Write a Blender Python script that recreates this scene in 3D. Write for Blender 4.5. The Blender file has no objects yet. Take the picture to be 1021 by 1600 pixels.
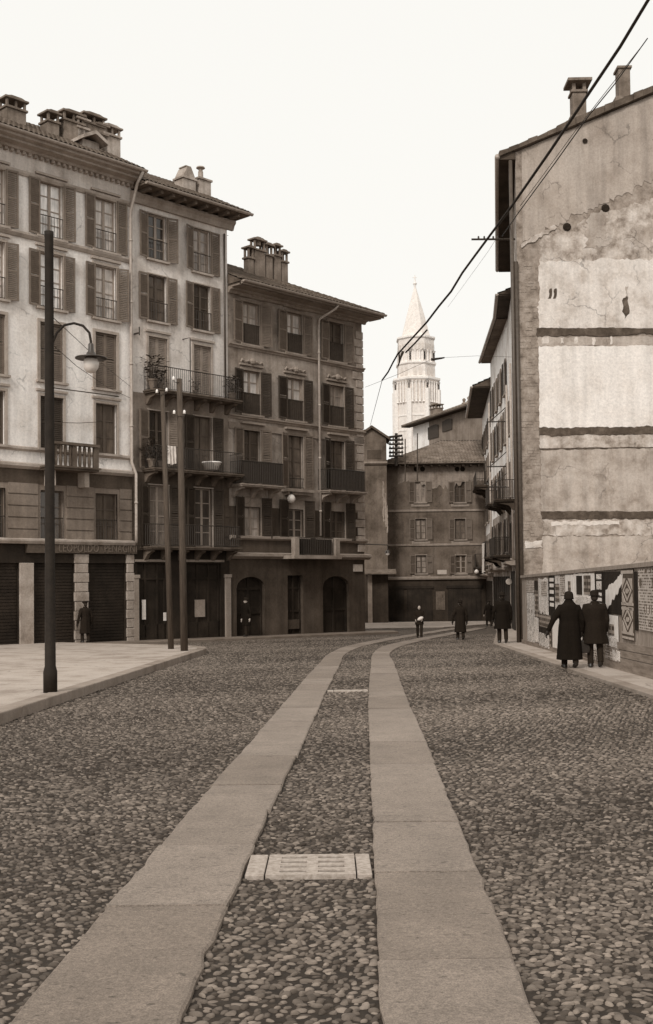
import bpy, bmesh, math, random
import numpy as np
from mathutils import Vector, Matrix
random.seed(7); RNG = np.random.default_rng(11)
sc = bpy.context.scene
COL = sc.collection

# ------------------------------------------------------------------ camera geometry (metres; x right, y into the street, z up)
FPX, HOR, PITCH, ROLL, SLOPE, EYE = 1750., 905., math.radians(1.8), -.0107, .02, 1.65
PYC = HOR - FPX * math.tan(PITCH)
_F = Vector((0, math.cos(PITCH), math.sin(PITCH)))
_U0 = Vector((0, -math.sin(PITCH), math.cos(PITCH))); _R0 = Vector((1, 0, 0))
_R = _R0 * math.cos(ROLL) + _U0 * math.sin(ROLL)
_U = -_R0 * math.sin(ROLL) + _U0 * math.cos(ROLL)
CAM = Vector((0, 0, EYE))
def ray(x, y): return _F + _R * ((x - 510.5) / FPX) + _U * ((PYC - y) / FPX)
def at(x, y, Y):                     # survey helper: the point seen at (x, y) that lies Y metres down the street
    d = ray(x, y); return CAM + d * (Y / d.y)
def gz(y): return -SLOPE * y         # the street falls gently away
def gnd(x, y, dz=0.):
    d = ray(x, y); t = (dz - EYE) / (d.z + SLOPE * d.y); return CAM + d * t

# ------------------------------------------------------------------ materials
def tone(a):
    t = 1 - min(1, a) ** (1 / 2.2)
    return (a * (1.03 + .41 * t), a * .99, a * (.955 - .30 * t), 1)
class NT:
    def __init__(s, m):
        s.m = m; s.t = m.node_tree; s.n = s.t.nodes; s.l = s.t.links
    def new(s, k, **kw):
        n = s.n.new(k)
        for a, b in kw.items(): setattr(n, a, b)
        return n
    def link(s, a, b): s.l.new(a, b)
def mat_base(name, rough=.85, spec=.25):
    m = bpy.data.materials.new(name); m.use_nodes = True
    nt = NT(m); b = nt.n['Principled BSDF']
    b.inputs['Roughness'].default_value = rough
    b.inputs['Specular IOR Level'].default_value = spec
    return m, nt, b
def noise(nt, vec, scale, detail=5, rough=.6, stretch=None):
    if stretch:
        mp = nt.new('ShaderNodeMapping'); mp.inputs['Scale'].default_value = stretch
        nt.link(vec, mp.inputs['Vector']); vec = mp.outputs[0]
    n = nt.new('ShaderNodeTexNoise'); n.inputs['Scale'].default_value = scale
    n.inputs['Detail'].default_value = detail; n.inputs['Roughness'].default_value = rough
    nt.link(vec, n.inputs['Vector']); return n.outputs['Fac']
def ramp(nt, fac, stops):
    r = nt.new('ShaderNodeValToRGB'); e = r.color_ramp.elements
    while len(e) < len(stops): e.new(.5)
    for i, (p, c) in enumerate(stops):
        e[i].position = p; e[i].color = c if isinstance(c, tuple) else (c, c, c, 1)
    nt.link(fac, r.inputs['Fac']); return r.outputs['Color']
def mix(nt, fac, a, b, mode='MIX'):
    m = nt.new('ShaderNodeMix', data_type='RGBA', blend_type=mode)
    for i, v in ((0, fac), (6, a), (7, b)):
        if isinstance(v, (int, float, tuple)): m.inputs[i].default_value = v
        else: nt.link(v, m.inputs[i])
    return m.outputs[2]
def bump(nt, b, h, strength=.4, dist=.02):
    n = nt.new('ShaderNodeBump'); n.inputs['Strength'].default_value = strength; n.inputs['Distance'].default_value = dist
    nt.link(h, n.inputs['Height']); nt.link(n.outputs[0], b.inputs['Normal'])
def stucco(name, a, dark=.55, light=1.18, scale=.6, streak=.5, grain=14, contrast=.16, bstr=.5, rough=.9, crack=0.):
    """weathered plaster: broad stains, rain streaks and a fine grain"""
    m, nt, b = mat_base(name, rough, .15)
    tc = nt.new('ShaderNodeTexCoord').outputs['Object']
    big = noise(nt, tc, scale, 7, .65)
    c = ramp(nt, big, [(.5 - contrast, tone(a * dark)), (.5, tone(a)), (.5 + contrast, tone(min(.9, a * light)))])
    st = noise(nt, tc, 1.0, 5, .6, (3.2, 3.2, .22))
    c = mix(nt, streak, c, ramp(nt, st, [(.35, .55), (.6, 1.)]), 'MULTIPLY')
    if crack:
        wob = nt.new('ShaderNodeTexNoise'); wob.inputs['Scale'].default_value = 1.6; wob.inputs['Detail'].default_value = 6; nt.link(tc, wob.inputs['Vector'])
        ad = nt.new('ShaderNodeVectorMath', operation='MULTIPLY_ADD'); nt.link(wob.outputs['Color'], ad.inputs[0]); ad.inputs[1].default_value = (.9, .9, .9); nt.link(tc, ad.inputs[2])
        vo = nt.new('ShaderNodeTexVoronoi', feature='DISTANCE_TO_EDGE'); vo.inputs['Scale'].default_value = .45; nt.link(ad.outputs[0], vo.inputs['Vector'])
        msk = noise(nt, tc, .9, 3, .5)
        cr = mix(nt, ramp(nt, msk, [(.47, 0.), (.56, 1.)]), (1., 1., 1., 1.), ramp(nt, vo.outputs['Distance'], [(0., .45), (.012, 1.)]))
        c = mix(nt, crack, c, cr, 'MULTIPLY')
        sp = noise(nt, tc, 5.5, 5, .62)
        c = mix(nt, crack, c, ramp(nt, sp, [(.27, .55), (.33, 1.)]), 'MULTIPLY')
    fine = noise(nt, tc, grain, 6, .75)
    c = mix(nt, .8, c, ramp(nt, fine, [(.3, .72), (.7, 1.12)]), 'MULTIPLY')
    nt.link(c, b.inputs['Base Color']); bump(nt, b, fine, bstr, .03)
    return m
def plain(name, a, rough=.7, spec=.3, grain=9, amt=.5, metal=0, tint=None):
    m, nt, b = mat_base(name, rough, spec)
    tc = nt.new('ShaderNodeTexCoord').outputs['Object']
    f = noise(nt, tc, grain, 6, .7)
    c = ramp(nt, f, [(.25, tone(a * (1 - amt))), (.75, tone(min(.92, a * (1 + amt))))])
    nt.link(c, b.inputs['Base Color']); b.inputs['Metallic'].default_value = metal
    bump(nt, b, f, .25, .01); return m
def attr_mat(name, a0, a1, grain, rough=.8, spec=.3, amt=.35, att='tone', bstr=.4, bdist=.01, big=None, pits=False):
    m, nt, b = mat_base(name, rough, spec)
    tc = nt.new('ShaderNodeTexCoord').outputs['Object']
    at_ = nt.new('ShaderNodeAttribute', attribute_name=att)
    c = ramp(nt, at_.outputs['Fac'], [(0., tone(a0)), (1., tone(a1))])
    f = noise(nt, tc, grain, 7, .75)
    c = mix(nt, 1., c, ramp(nt, f, [(.25, 1 - amt), (.75, 1 + amt * .6)]), 'MULTIPLY')
    if big:
        g = noise(nt, tc, big, 6, .7)
        c = mix(nt, 1., c, ramp(nt, g, [(.3, .78), (.65, 1.08)]), 'MULTIPLY')
        g2 = noise(nt, tc, 130, 3, .6)
        c = mix(nt, 1., c, ramp(nt, g2, [(.36, .7), (.6, 1.15)]), 'MULTIPLY')
    if pits:
        q = noise(nt, tc, 13, 6, .62, (1, 1.9, 1))
        c = mix(nt, .9, c, ramp(nt, q, [(.33, .42), (.385, 1.)]), 'MULTIPLY')
    nt.link(c, b.inputs['Base Color']); bump(nt, b, f, bstr, bdist); return m
def glass_mat(name, lo, hi, rough=.12):
    """window glass with drawn curtains or a dark room behind, different for every pane"""
    m, nt, b = mat_base(name, rough, .6)
    oi = nt.new('ShaderNodeObjectInfo'); tc = nt.new('ShaderNodeTexCoord').outputs['Object']
    c = ramp(nt, oi.outputs['Random'], [(0., tone(lo)), (.45, tone((lo + hi) * .5)), (1., tone(hi))])
    f = noise(nt, tc, 2.2, 4, .6, (2.5, 1, .5))
    c = mix(nt, 1., c, ramp(nt, f, [(.3, .45), (.65, 1.1)]), 'MULTIPLY')
    nt.link(c, b.inputs['Base Color']); return m
def wood_mat(name, a, stretch=(9, 9, .8)):
    m, nt, b = mat_base(name, .8, .2)
    tc = nt.new('ShaderNodeTexCoord').outputs['Object']
    f = noise(nt, tc, 2.2, 7, .7, stretch)
    nt.link(ramp(nt, f, [(.3, tone(a * .55)), (.7, tone(a * 1.4))]), b.inputs['Base Color']); bump(nt, b, f, .5, .01); return m
def print_mat(name, paper, ink, sx, sz, thr=.52, seed=0.):
    """printed paper: rows of illegible small print broken into blocks, creased and stained"""
    m, nt, b = mat_base(name, .85, .15)
    tc = nt.new('ShaderNodeTexCoord').outputs['Object']
    mp = nt.new('ShaderNodeMapping'); mp.inputs['Location'].default_value = (seed, 0, seed * 1.7); nt.link(tc, mp.inputs['Vector']); v = mp.outputs[0]
    g = noise(nt, v, 1.6, 5, .6)
    xyz = nt.new('ShaderNodeSeparateXYZ'); nt.link(v, xyz.inputs[0])
    def math_(op, a_, b_):
        n_ = nt.new('ShaderNodeMath', operation=op)
        for i_, q_ in ((0, a_), (1, b_)):
            if isinstance(q_, (int, float)): n_.inputs[i_].default_value = q_
            else: nt.link(q_, n_.inputs[i_])
        return n_.outputs[0]
    def rows_(rows, fx, th, s_):           # lines of print: each row broken into blocks of its own
        zr = math_('MULTIPLY', xyz.outputs['Z'], rows); fl = math_('FLOOR', zr, 0.); fr = math_('FRACT', zr, 0.)
        cb = nt.new('ShaderNodeCombineXYZ'); nt.link(math_('MULTIPLY', xyz.outputs['X'], fx), cb.inputs[0]); nt.link(math_('MULTIPLY', fl, 7.31 + s_), cb.inputs[2])
        return math_('MULTIPLY', math_('GREATER_THAN', noise(nt, cb.outputs[0], 1., 2, .6), th), math_('MULTIPLY', math_('GREATER_THAN', fr, .22), math_('LESS_THAN', fr, .8)))
    k = math_('MAXIMUM', rows_(sz, sx * 3., thr - .06, 0.), rows_(sz * .22, sx * .9, thr + .05, 3.))
    c = mix(nt, k, tone(paper), tone(ink))
    c = mix(nt, .8, c, ramp(nt, g, [(.3, .6), (.65, 1.05)]), 'MULTIPLY')
    nt.link(c, b.inputs['Base Color']); return m

M = {}
M['mortar'] = plain('dark_joint_earth', .016, .95, .1, 18, .6)
M['cobble'] = attr_mat('river_pebble', .028, .235, 30, .75, .25, .4)
M['slab'] = attr_mat('granite_slab', .20, .262, 42, .75, .25, .5, bstr=.8, bdist=.008, big=2.1, pits=True)
M['drain'] = plain('pale_drain_stone', .31, .85, .2, 26, .5)
M['dark'] = plain('dark_void', .018, .9, .1)
M['kerb'] = stucco('kerb_granite', .27, .7, 1.15, 1.2, .2, 30)
M['pave'] = stucco('pavement_stone', .38, .6, 1.14, 1.1, .0, 24, .18, crack=.8)
M['pavedark'] = stucco('grey_pavement', .17, .7, 1.2, .9, .1, 22)
M['plasterA'] = stucco('pale_plaster', .80, .74, 1.08, .5, .34, 10, crack=.7)
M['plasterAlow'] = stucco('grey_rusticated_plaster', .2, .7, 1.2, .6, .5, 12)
M['frieze'] = stucco('grey_frieze', .6, .65, 1.2, .7, .5, 12)
M['plasterB'] = stucco('worn_pale_plaster', .68, .68, 1.12, .5, .42, 10, crack=.7)
M['plasterBmid'] = stucco('shade_greyed_plaster', .24, .5, 1.5, .5, .5, 10)  # shade between the upper balconies put into the plaster colour
M['trimdark'] = stucco('dark_stone_trim', .1, .6, 1.4, .8, .4, 14)  # darker stone for the balconies
M['plasterBlow'] = stucco('shade_darkened_plaster', .075, .6, 1.4, .5, .5, 10)  # lower plaster with the balcony shade put into its dark colour
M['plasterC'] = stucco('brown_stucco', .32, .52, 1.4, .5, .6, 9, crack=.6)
M['plasterClow'] = stucco('shade_darkened_brown_stucco', .07, .65, 1.35, .6, .5, 9)  # brown stucco again, street-level shade put into the colour
M['trimC'] = stucco('brown_stone_trim', .27, .7, 1.2, .8, .4, 14)
M['trimA'] = stucco('grey_stone_trim', .36, .7, 1.2, .8, .4, 14)
M['quoin'] = stucco('quoin_stone', .34, .6, 1.25, 1.5, .3, 14)
M['plasterD'] = stucco('stained_old_plaster', .13, .5, 1.45, .6, .5, 8, crack=.7)
M['plasterDlight'] = stucco('patch_of_paler_plaster', .27, .6, 1.2, .7, .5, 8)
M['shopdark'] = stucco('dark_shop_wood', .022, .6, 1.5, .8, .3, 12, rough=.7)
M['shopD'] = stucco('dull_painted_shopfront', .04, .65, 1.4, .8, .4, 10)
M['brick'] = stucco('exposed_rubble_masonry', .27, .45, 1.45, 2.4, .25, 12, .2, .9)
M['gableup'] = stucco('grey_render', .36, .76, 1.14, .7, .5, 16, crack=.8)
M['gablemid'] = stucco('mottled_bare_wall', .42, .45, 1.4, 1.7, .4, 13, .14, crack=.9)
M['gablebeige'] = stucco('beige_old_room_plaster', .62, .68, 1.12, 1.3, .4, 14, crack=.9)
M['gablewhite'] = stucco('whitewashed_room_plaster', .74, .86, 1.05, .8, .3, 12)
M['gablegrey'] = stucco('greyish_room_plaster', .39, .66, 1.2, 1.4, .45, 14, crack=.9)
M['groove'] = stucco('broken_floor_line', .075, .5, 1.8, 2.5, .2, 14, .2)
M['white_dab'] = stucco('lime_dab', .6, .7, 1.1, 2, .1, 14)
M['plasterR'] = stucco('bright_lime_plaster', .9, .66, 1.06, .45, .3, 9)
M['plasterRlow'] = stucco('darker_lime_plaster', .34, .3, 1.9, .6, .5, 9)  # darker and more mottled than the upper walls
M['tile'] = stucco('old_clay_tile', .095, .5, 1.6, 1.8, .1, 20, .2)
M['tilefar'] = stucco('haze_paled_tile', .17, .6, 1.4, 1.8, .1, 20, .2)  # roof tile paled, distance haze put into its colour
M['wallfar'] = stucco('haze_paled_plaster', .2, .65, 1.3, .6, .4, 8)  # plaster lightened in colour to stand for distance haze
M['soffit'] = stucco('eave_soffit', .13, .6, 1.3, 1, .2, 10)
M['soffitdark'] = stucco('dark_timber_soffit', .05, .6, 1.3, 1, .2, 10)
M['gutter'] = plain('zinc_gutter', .3, .5, .5, 6, .35)
M['pipe'] = plain('zinc_pipe', .36, .5, .5, 6, .3)
M['pipedark'] = plain('dark_iron_pipe', .05, .5, .4, 6, .4)
M['chimney'] = stucco('chimney_masonry', .19, .6, 1.4, 1.5, .4, 14, .18, .8)
M['chimneypale'] = stucco('pale_chimney_plaster', .36, .6, 1.3, 1.5, .4, 14)
M['shutter'] = plain('grey_painted_shutter', .13, .7, .25, 5, .3)
M['shutterdark'] = plain('dark_painted_shutter', .04, .7, .25, 5, .35)
M['shutterpale'] = plain('pale_painted_shutter', .22, .7, .25, 5, .3)
M['sash'] = plain('painted_sash', .24, .6, .3, 8, .25)
M['sashdark'] = plain('dark_sash', .07, .6, .3, 8, .25)
M['glass'] = glass_mat('curtained_glass', .02, .5)
M['glasslight'] = glass_mat('brightly_curtained_glass', .45, .9)
M['pipegrey'] = plain('old_painted_pipe', .06, .5, .4, 6, .35)
M['ornpaper'] = plain('dull_bill_paper', .36, .85, .15, 9, .3)
M['orndark'] = plain('grey_printed_ground', .075, .85, .15, 9, .4)
M['glassdark'] = glass_mat('dim_glass', .012, .14)
M['iron'] = plain('wrought_iron', .028, .55, .4, 12, .4)
M['pole'] = wood_mat('tarred_timber', .06)
M['lamppost'] = plain('black_painted_iron', .016, .7, .2, 7, .4)
M['lampshade'] = plain('enamel_shade', .03, .4, .5, 10, .3)
M['globe'] = plain('opal_glass', .62, .2, .6, 3, .1)
M['porcelain'] = plain('white_porcelain', .8, .25, .6, 3, .05)
M['signboard'] = plain('faded_signboard', .07, .7, .2, 8, .4)
M['signletter'] = plain('faded_gold_letter', .12, .6, .3, 20, .35)
M['paper'] = plain('white_paper', .68, .85, .15, 6, .2)
M['plate'] = plain('enamel_plate', .4, .5, .3, 8, .2)
M['cloth'] = plain('white_linen', .58, .9, .1, 6, .12)
M['leaf'] = plain('leaf', .05, .7, .25, 9, .5)
M['pot'] = plain('terracotta', .14, .8, .2, 9, .3)
M['coat'] = plain('black_wool', .009, .95, .08, 40, .4)
M['coat2'] = plain('charcoal_wool', .015, .95, .08, 40, .4)
M['trouser'] = plain('dark_trousers', .02, .95, .08, 40, .4)
M['hat'] = plain('black_felt', .013, .9, .1, 40, .3)
M['shoe'] = plain('black_leather', .014, .4, .4, 20, .3)
M['skin'] = plain('skin', .36, .6, .3, 20, .1)
M['hair'] = plain('dark_hair', .025, .8, .2, 30, .3)
M['leather'] = plain('dark_leather_bag', .016, .5, .4, 20, .4)
M['board'] = wood_mat('weathered_board', .25, (6, 6, 1.))
M['boardh'] = wood_mat('weathered_plank', .2, (.8, 6, 6))
M['tower'] = stucco('hazy_pale_stone', .80, .95, 1.03, .3, .06, 3, .2, .1)  # distance haze put into the pale tower colours
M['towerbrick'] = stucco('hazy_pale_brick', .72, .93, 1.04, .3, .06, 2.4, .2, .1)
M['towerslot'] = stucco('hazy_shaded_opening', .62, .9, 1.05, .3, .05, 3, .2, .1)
M['cable'] = plain('tarred_cable', .02, .7, .2, 5, .3)
M['wire'] = plain('weathered_wire', .05, .7, .2, 5, .3)
PR = [print_mat('printed_bill_a', .7, .10, 7, 22, .56, 1.), print_mat('printed_bill_b', .5, .12, 5, 17, .54, 5.), print_mat('printed_bill_c', .7, .25, 5, 40, .58, 9.),
      print_mat('printed_bill_d', .3, .06, 9, 6, .5, 14.)]

# ------------------------------------------------------------------ mesh builder
class MB:
    def __init__(s): s.v = []; s.f = []
    def add(s, vs, fs):
        o = len(s.v); s.v += [tuple(p) for p in vs]; s.f += [tuple(i + o for i in f) for f in fs]; return s
    def box(s, x0, x1, y0, y1, z0, z1):
        return s.add([(x0, y0, z0), (x1, y0, z0), (x1, y1, z0), (x0, y1, z0), (x0, y0, z1), (x1, y0, z1), (x1, y1, z1), (x0, y1, z1)],
                     [(0, 3, 2, 1), (4, 5, 6, 7), (0, 1, 5, 4), (1, 2, 6, 5), (2, 3, 7, 6), (3, 0, 4, 7)])
    def prism(s, pts, y0, y1):          # polygon in (x,z), extruded in y
        n = len(pts)
        s.add([(x, y0, z) for x, z in pts] + [(x, y1, z) for x, z in pts],
              [tuple(range(n)), tuple(range(2 * n - 1, n - 1, -1))] + [(i, i + n, (i + 1) % n + n, (i + 1) % n) for i in range(n)]); return s
    def plan(s, pts, z0, z1):           # polygon in plan; z may be a function of y
        n = len(pts); g0 = z0 if callable(z0) else (lambda y: z0); g1 = z1 if callable(z1) else (lambda y: z1)
        s.add([(x, y, g0(y)) for x, y in pts] + [(x, y, g1(y)) for x, y in pts],
              [tuple(range(n - 1, -1, -1)), tuple(range(n, 2 * n))] + [(i, (i + 1) % n, (i + 1) % n + n, i + n) for i in range(n)]); return s
    def tube(s, pts, r, n=8, cap=True):
        pts = [Vector(p) for p in pts]; rs = r if isinstance(r, (list, tuple)) else [r] * len(pts)
        vs = []; prev = None
        for i, p in enumerate(pts):
            d = (pts[min(i + 1, len(pts) - 1)] - pts[max(i - 1, 0)]).normalized()
            a = d.cross(Vector((0, 0, 1)))
            if a.length < 1e-3: a = Vector((1, 0, 0))
            a.normalize()
            if prev is not None and a.dot(prev) < 0: a = -a
            prev = a; b = d.cross(a)
            for k in range(n):
                t = 2 * math.pi * k / n; vs.append(p + (a * math.cos(t) + b * math.sin(t)) * rs[i])
        fs = [(i * n + k, i * n + (k + 1) % n, (i + 1) * n + (k + 1) % n, (i + 1) * n + k) for i in range(len(pts) - 1) for k in range(n)]
        if cap: fs += [tuple(range(n - 1, -1, -1)), tuple(range((len(pts) - 1) * n, len(pts) * n))]
        return s.add(vs, fs)
    def lathe(s, prof, n=16, c=(0, 0, 0), rot=0., sx=1., sy=1.):   # prof = [(r, z)]
        vs = [(c[0] + sx * r * math.cos(rot + 2 * math.pi * k / n), c[1] + sy * r * math.sin(rot + 2 * math.pi * k / n), c[2] + z) for r, z in prof for k in range(n)]
        fs = [(i * n + k, i * n + (k + 1) % n, (i + 1) * n + (k + 1) % n, (i + 1) * n + k) for i in range(len(prof) - 1) for k in range(n)]
        fs += [tuple(range(n - 1, -1, -1)), tuple(range((len(prof) - 1) * n, len(prof) * n))]
        return s.add(vs, fs)
    def mesh(s, name, smooth=False):
        me = bpy.data.meshes.new(name); me.from_pydata(s.v, [], s.f); me.update()
        bm = bmesh.new(); bm.from_mesh(me); bmesh.ops.recalc_face_normals(bm, faces=bm.faces)
        bm.to_mesh(me); bm.free()
        if smooth: me.polygons.foreach_set('use_smooth', [True] * len(me.polygons))
        return me
def link(name, me, m, parent=None, loc=(0, 0, 0), rz=0.):
    o = bpy.data.objects.new(name, me); COL.objects.link(o)
    if m is not None and not me.materials: me.materials.append(m)
    o.parent = parent; o.location = loc; o.rotation_euler = (0, 0, rz); return o
def part(name, mb, m, parent, smooth=False, bevel=0., label=None, loc=(0, 0, 0), rz=0.):
    o = link(name, mb.mesh(name, smooth), m, parent, loc, rz)
    if bevel:
        b = o.modifiers.new('bevel', 'BEVEL'); b.width = bevel; b.segments = 2; b.limit_method = 'ANGLE'
    if label: o['label'] = label
    return o
def tag(o, label, cat, group=None):
    o['label'] = label; o['category'] = cat
    if group: o['group'] = group
    return o
def thing(name, label, cat, loc, rz=0., group=None):
    o = bpy.data.objects.new(name, None); COL.objects.link(o); o.location = loc; o.rotation_euler = (0, 0, rz)
    return tag(o, label, cat, group)
def struct(name, mb, m, kind='structure', smooth=False, bevel=0.):
    o = part(name, mb, m, None, smooth, bevel); o['kind'] = kind; return o

# ------------------------------------------------------------------ a building seen by its street face; local x along the face, -y out of it
class House:
    def __init__(s, name, label, A, B, dz=0.):
        s.A = Vector((A[0], A[1], gz(A[1]) + dz)); d = Vector((B[0] - A[0], B[1] - A[1], 0)); s.L = d.length; s.D = d.normalized()
        s.rz = math.atan2(d.y, d.x); s.N = Vector((s.D.y, -s.D.x, 0))          # outwards
        s.root = thing(name, label, 'house', s.A, s.rz)
    def fp(s, x, y, out=0.):          # survey point on the face -> (u, z)
        d = ray(x, y); o = s.A + s.N * out; t = (o - CAM).dot(s.N) / d.dot(s.N); p = CAM + d * t - s.A
        return p.dot(s.D), p.z
    def u(s, x, y=900): return s.fp(x, y)[0]
    def z(s, x, y, out=0.): return s.fp(x, y, out)[1]

def wall_mesh(u0, u1, z0, z1, ops, depth, reveal=.24, thick_sides=True):
    """street face with real openings and reveals, plus plain side and back walls"""
    ops = [(max(u0 + .01, a), min(u1 - .01, b), max(z0, c), min(z1 - .01, d)) for a, b, c, d in ops]
    mb = MB()
    us = sorted({u0, u1} | {round(q, 4) for o in ops for q in o[:2]}); zs = sorted({z0, z1} | {round(q, 4) for o in ops for q in o[2:]})
    idx = {}
    def vid(i, j):
        if (i, j) not in idx: idx[(i, j)] = len(mb.v); mb.v.append((us[i], 0., zs[j]))
        return idx[(i, j)]
    for i in range(len(us) - 1):
        for j in range(len(zs) - 1):
            cu, cz = (us[i] + us[i + 1]) / 2, (zs[j] + zs[j + 1]) / 2
            if any(a < cu < b and c < cz < d for a, b, c, d in ops): continue
            mb.f.append((vid(i, j), vid(i + 1, j), vid(i + 1, j + 1), vid(i, j + 1)))
    for a, b, c, d in ops:
        mb.add([(a, 0, c), (a, reveal, c), (a, reveal, d), (a, 0, d)], [(0, 1, 2, 3)])
        mb.add([(b, 0, c), (b, reveal, c), (b, reveal, d), (b, 0, d)], [(3, 2, 1, 0)])
        mb.add([(a, 0, d), (b, 0, d), (b, reveal, d), (a, reveal, d)], [(0, 1, 2, 3)])
        if c > z0 + .01: mb.add([(a, 0, c), (b, 0, c), (b, reveal, c), (a, reveal, c)], [(3, 2, 1, 0)])
    mb.add([(u0, 0, z0), (u0, depth, z0), (u0, depth, z1), (u0, 0, z1)], [(0, 3, 2, 1)])
    mb.add([(u1, 0, z0), (u1, depth, z0), (u1, depth, z1), (u1, 0, z1)], [(0, 1, 2, 3)])
    mb.add([(u0, depth, z0), (u1, depth, z0), (u1, depth, z1), (u0, depth, z1)], [(0, 3, 2, 1)])
    return mb
def raw(mb, name):
    me = bpy.data.meshes.new(name); me.from_pydata(mb.v, [], mb.f); me.update(); return me
def wall(h, u0, u1, z0, z1, ops, depth, m, name='wall', extra=None):
    mb = wall_mesh(u0, u1, z0, z1, ops, depth)
    if extra: mb.add(extra.v, extra.f)
    return link(name, raw(mb, name), m, h.root)

CACHE = {}
def cached(key, fn):
    if key not in CACHE: CACHE[key] = fn()
    return CACHE[key]
def shutter_mesh(w, h):
    mb = MB(); t = .045; fw = min(.07, w * .16)
    mb.box(0, fw, -t, 0, 0, h); mb.box(w - fw, w, -t, 0, 0, h)
    for z in (0, h * .52 - fw / 2, h - fw): mb.box(fw, w - fw, -t + .004, -.004, z, z + fw)
    z = fw + .02
    while z < h - fw - .07:
        if not (h * .52 - fw < z < h * .52 + fw * .6):
            mb.add([(fw, -t + .004, z), (w - fw, -t + .004, z), (w - fw, -.006, z + .06), (fw, -.006, z + .06),
                    (fw, -t + .004, z + .012), (w - fw, -t + .004, z + .012), (w - fw, -.006, z + .072), (fw, -.006, z + .072)],
                   [(0, 3, 2, 1), (4, 5, 6, 7), (0, 1, 5, 4), (2, 3, 7, 6)])
        z += .075
    return mb.mesh('shutter')
def frame_mesh(w, h, rows):
    mb = MB(); f = .065
    mb.box(-w / 2, -w / 2 + f, 0, .06, 0, h); mb.box(w / 2 - f, w / 2, 0, .06, 0, h)
    mb.box(-w / 2 + f, w / 2 - f, .003, .057, 0, f * 1.3); mb.box(-w / 2 + f, w / 2 - f, .003, .057, h - f, h)
    mb.box(-.06, .06, -.012, .05, f * 1.3, h - f)
    for k in range(1, rows):
        z = h * k / rows
        for a, b in ((-w / 2 + f, -.06), (.06, w / 2 - f)): mb.box(a, b, .012, .045, z - .022, z + .022)
    return mb.mesh('frame')
def pane_mesh(w, h):
    mb = MB(); mb.add([(-w / 2, 0, 0), (w / 2, 0, 0), (w / 2, 0, h), (-w / 2, 0, h)], [(0, 1, 2, 3)]); return raw(mb, 'pane')
def rail_mesh(w, h, step=.11, d=0., r=.011, solid=False):
    """iron railing with bars; returns along both ends if d > 0. local x centred, outer line at y = -d"""
    mb = MB()
    def run(p, q):
        p, q = Vector(p), Vector(q); n = max(2, int((q - p).length / step))
        for z in (.05, h - .02): mb.tube([p + Vector((0, 0, z)), q + Vector((0, 0, z))], .02 if z > .1 else .014, 4)
        for k in range(n + 1):
            a = p.lerp(q, k / n); mb.tube([a + Vector((0, 0, .05)), a + Vector((0, 0, h))], r, 4, False)
    run((-w / 2, -d, 0), (w / 2, -d, 0))
    if d > .05: run((-w / 2, 0, 0), (-w / 2, -d, 0)); run((w / 2, -d, 0), (w / 2, 0, 0))
    if solid: mb.box(-w / 2 + .02, w / 2 - .02, -d + .015, -d + .03, .06, h - .04)
    return mb.mesh('railing')
def casing_mesh(w, h, cw, proud, head, ped):
    mb = MB()
    mb.box(-w / 2 - cw, -w / 2, -proud, .05, 0, h); mb.box(w / 2, w / 2 + cw, -proud, .05, 0, h)
    mb.box(-w / 2 - cw, w / 2 + cw, -proud - .003, .05, h, h + cw)
    if head: mb.box(-w / 2 - cw - .08, w / 2 + cw + .08, -proud - head, .04, h + cw + .08, h + cw + .17)
    if ped == 'arch':
        n = 10; W = w / 2 + cw + .1; pts = [(-W, h + cw + .1)]
        pts += [(-W * math.cos(math.pi * k / n) * .92, h + cw + .12 + .32 * math.sin(math.pi * k / n)) for k in range(n + 1)] + [(W, h + cw + .1)]
        mb.prism(pts[::-1], -proud - .09, .03)
        mb.lathe([(.02, -.1), (.1, -.06), (.12, 0), (.1, .06), (.02, .1)], 8, (0, -proud - .1, h + cw + .26))
    if ped == 'scroll':
        for sx in (-1, 1):
            pts = [(sx * .08, -proud - .03, h + cw + .22), (sx * .25, -proud - .05, h + cw + .3), (sx * .45, -proud - .04, h + cw + .24), (sx * .62, -proud - .03, h + cw + .33), (sx * .72, -proud - .03, h + cw + .2)]
            mb.tube(pts, [.05, .07, .06, .06, .04], 6)
        mb.lathe([(.02, -.16), (.13, -.1), (.16, 0), (.13, .1), (.02, .16)], 8, (0, -proud - .05, h + cw + .3))
    return mb.mesh('window')
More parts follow.
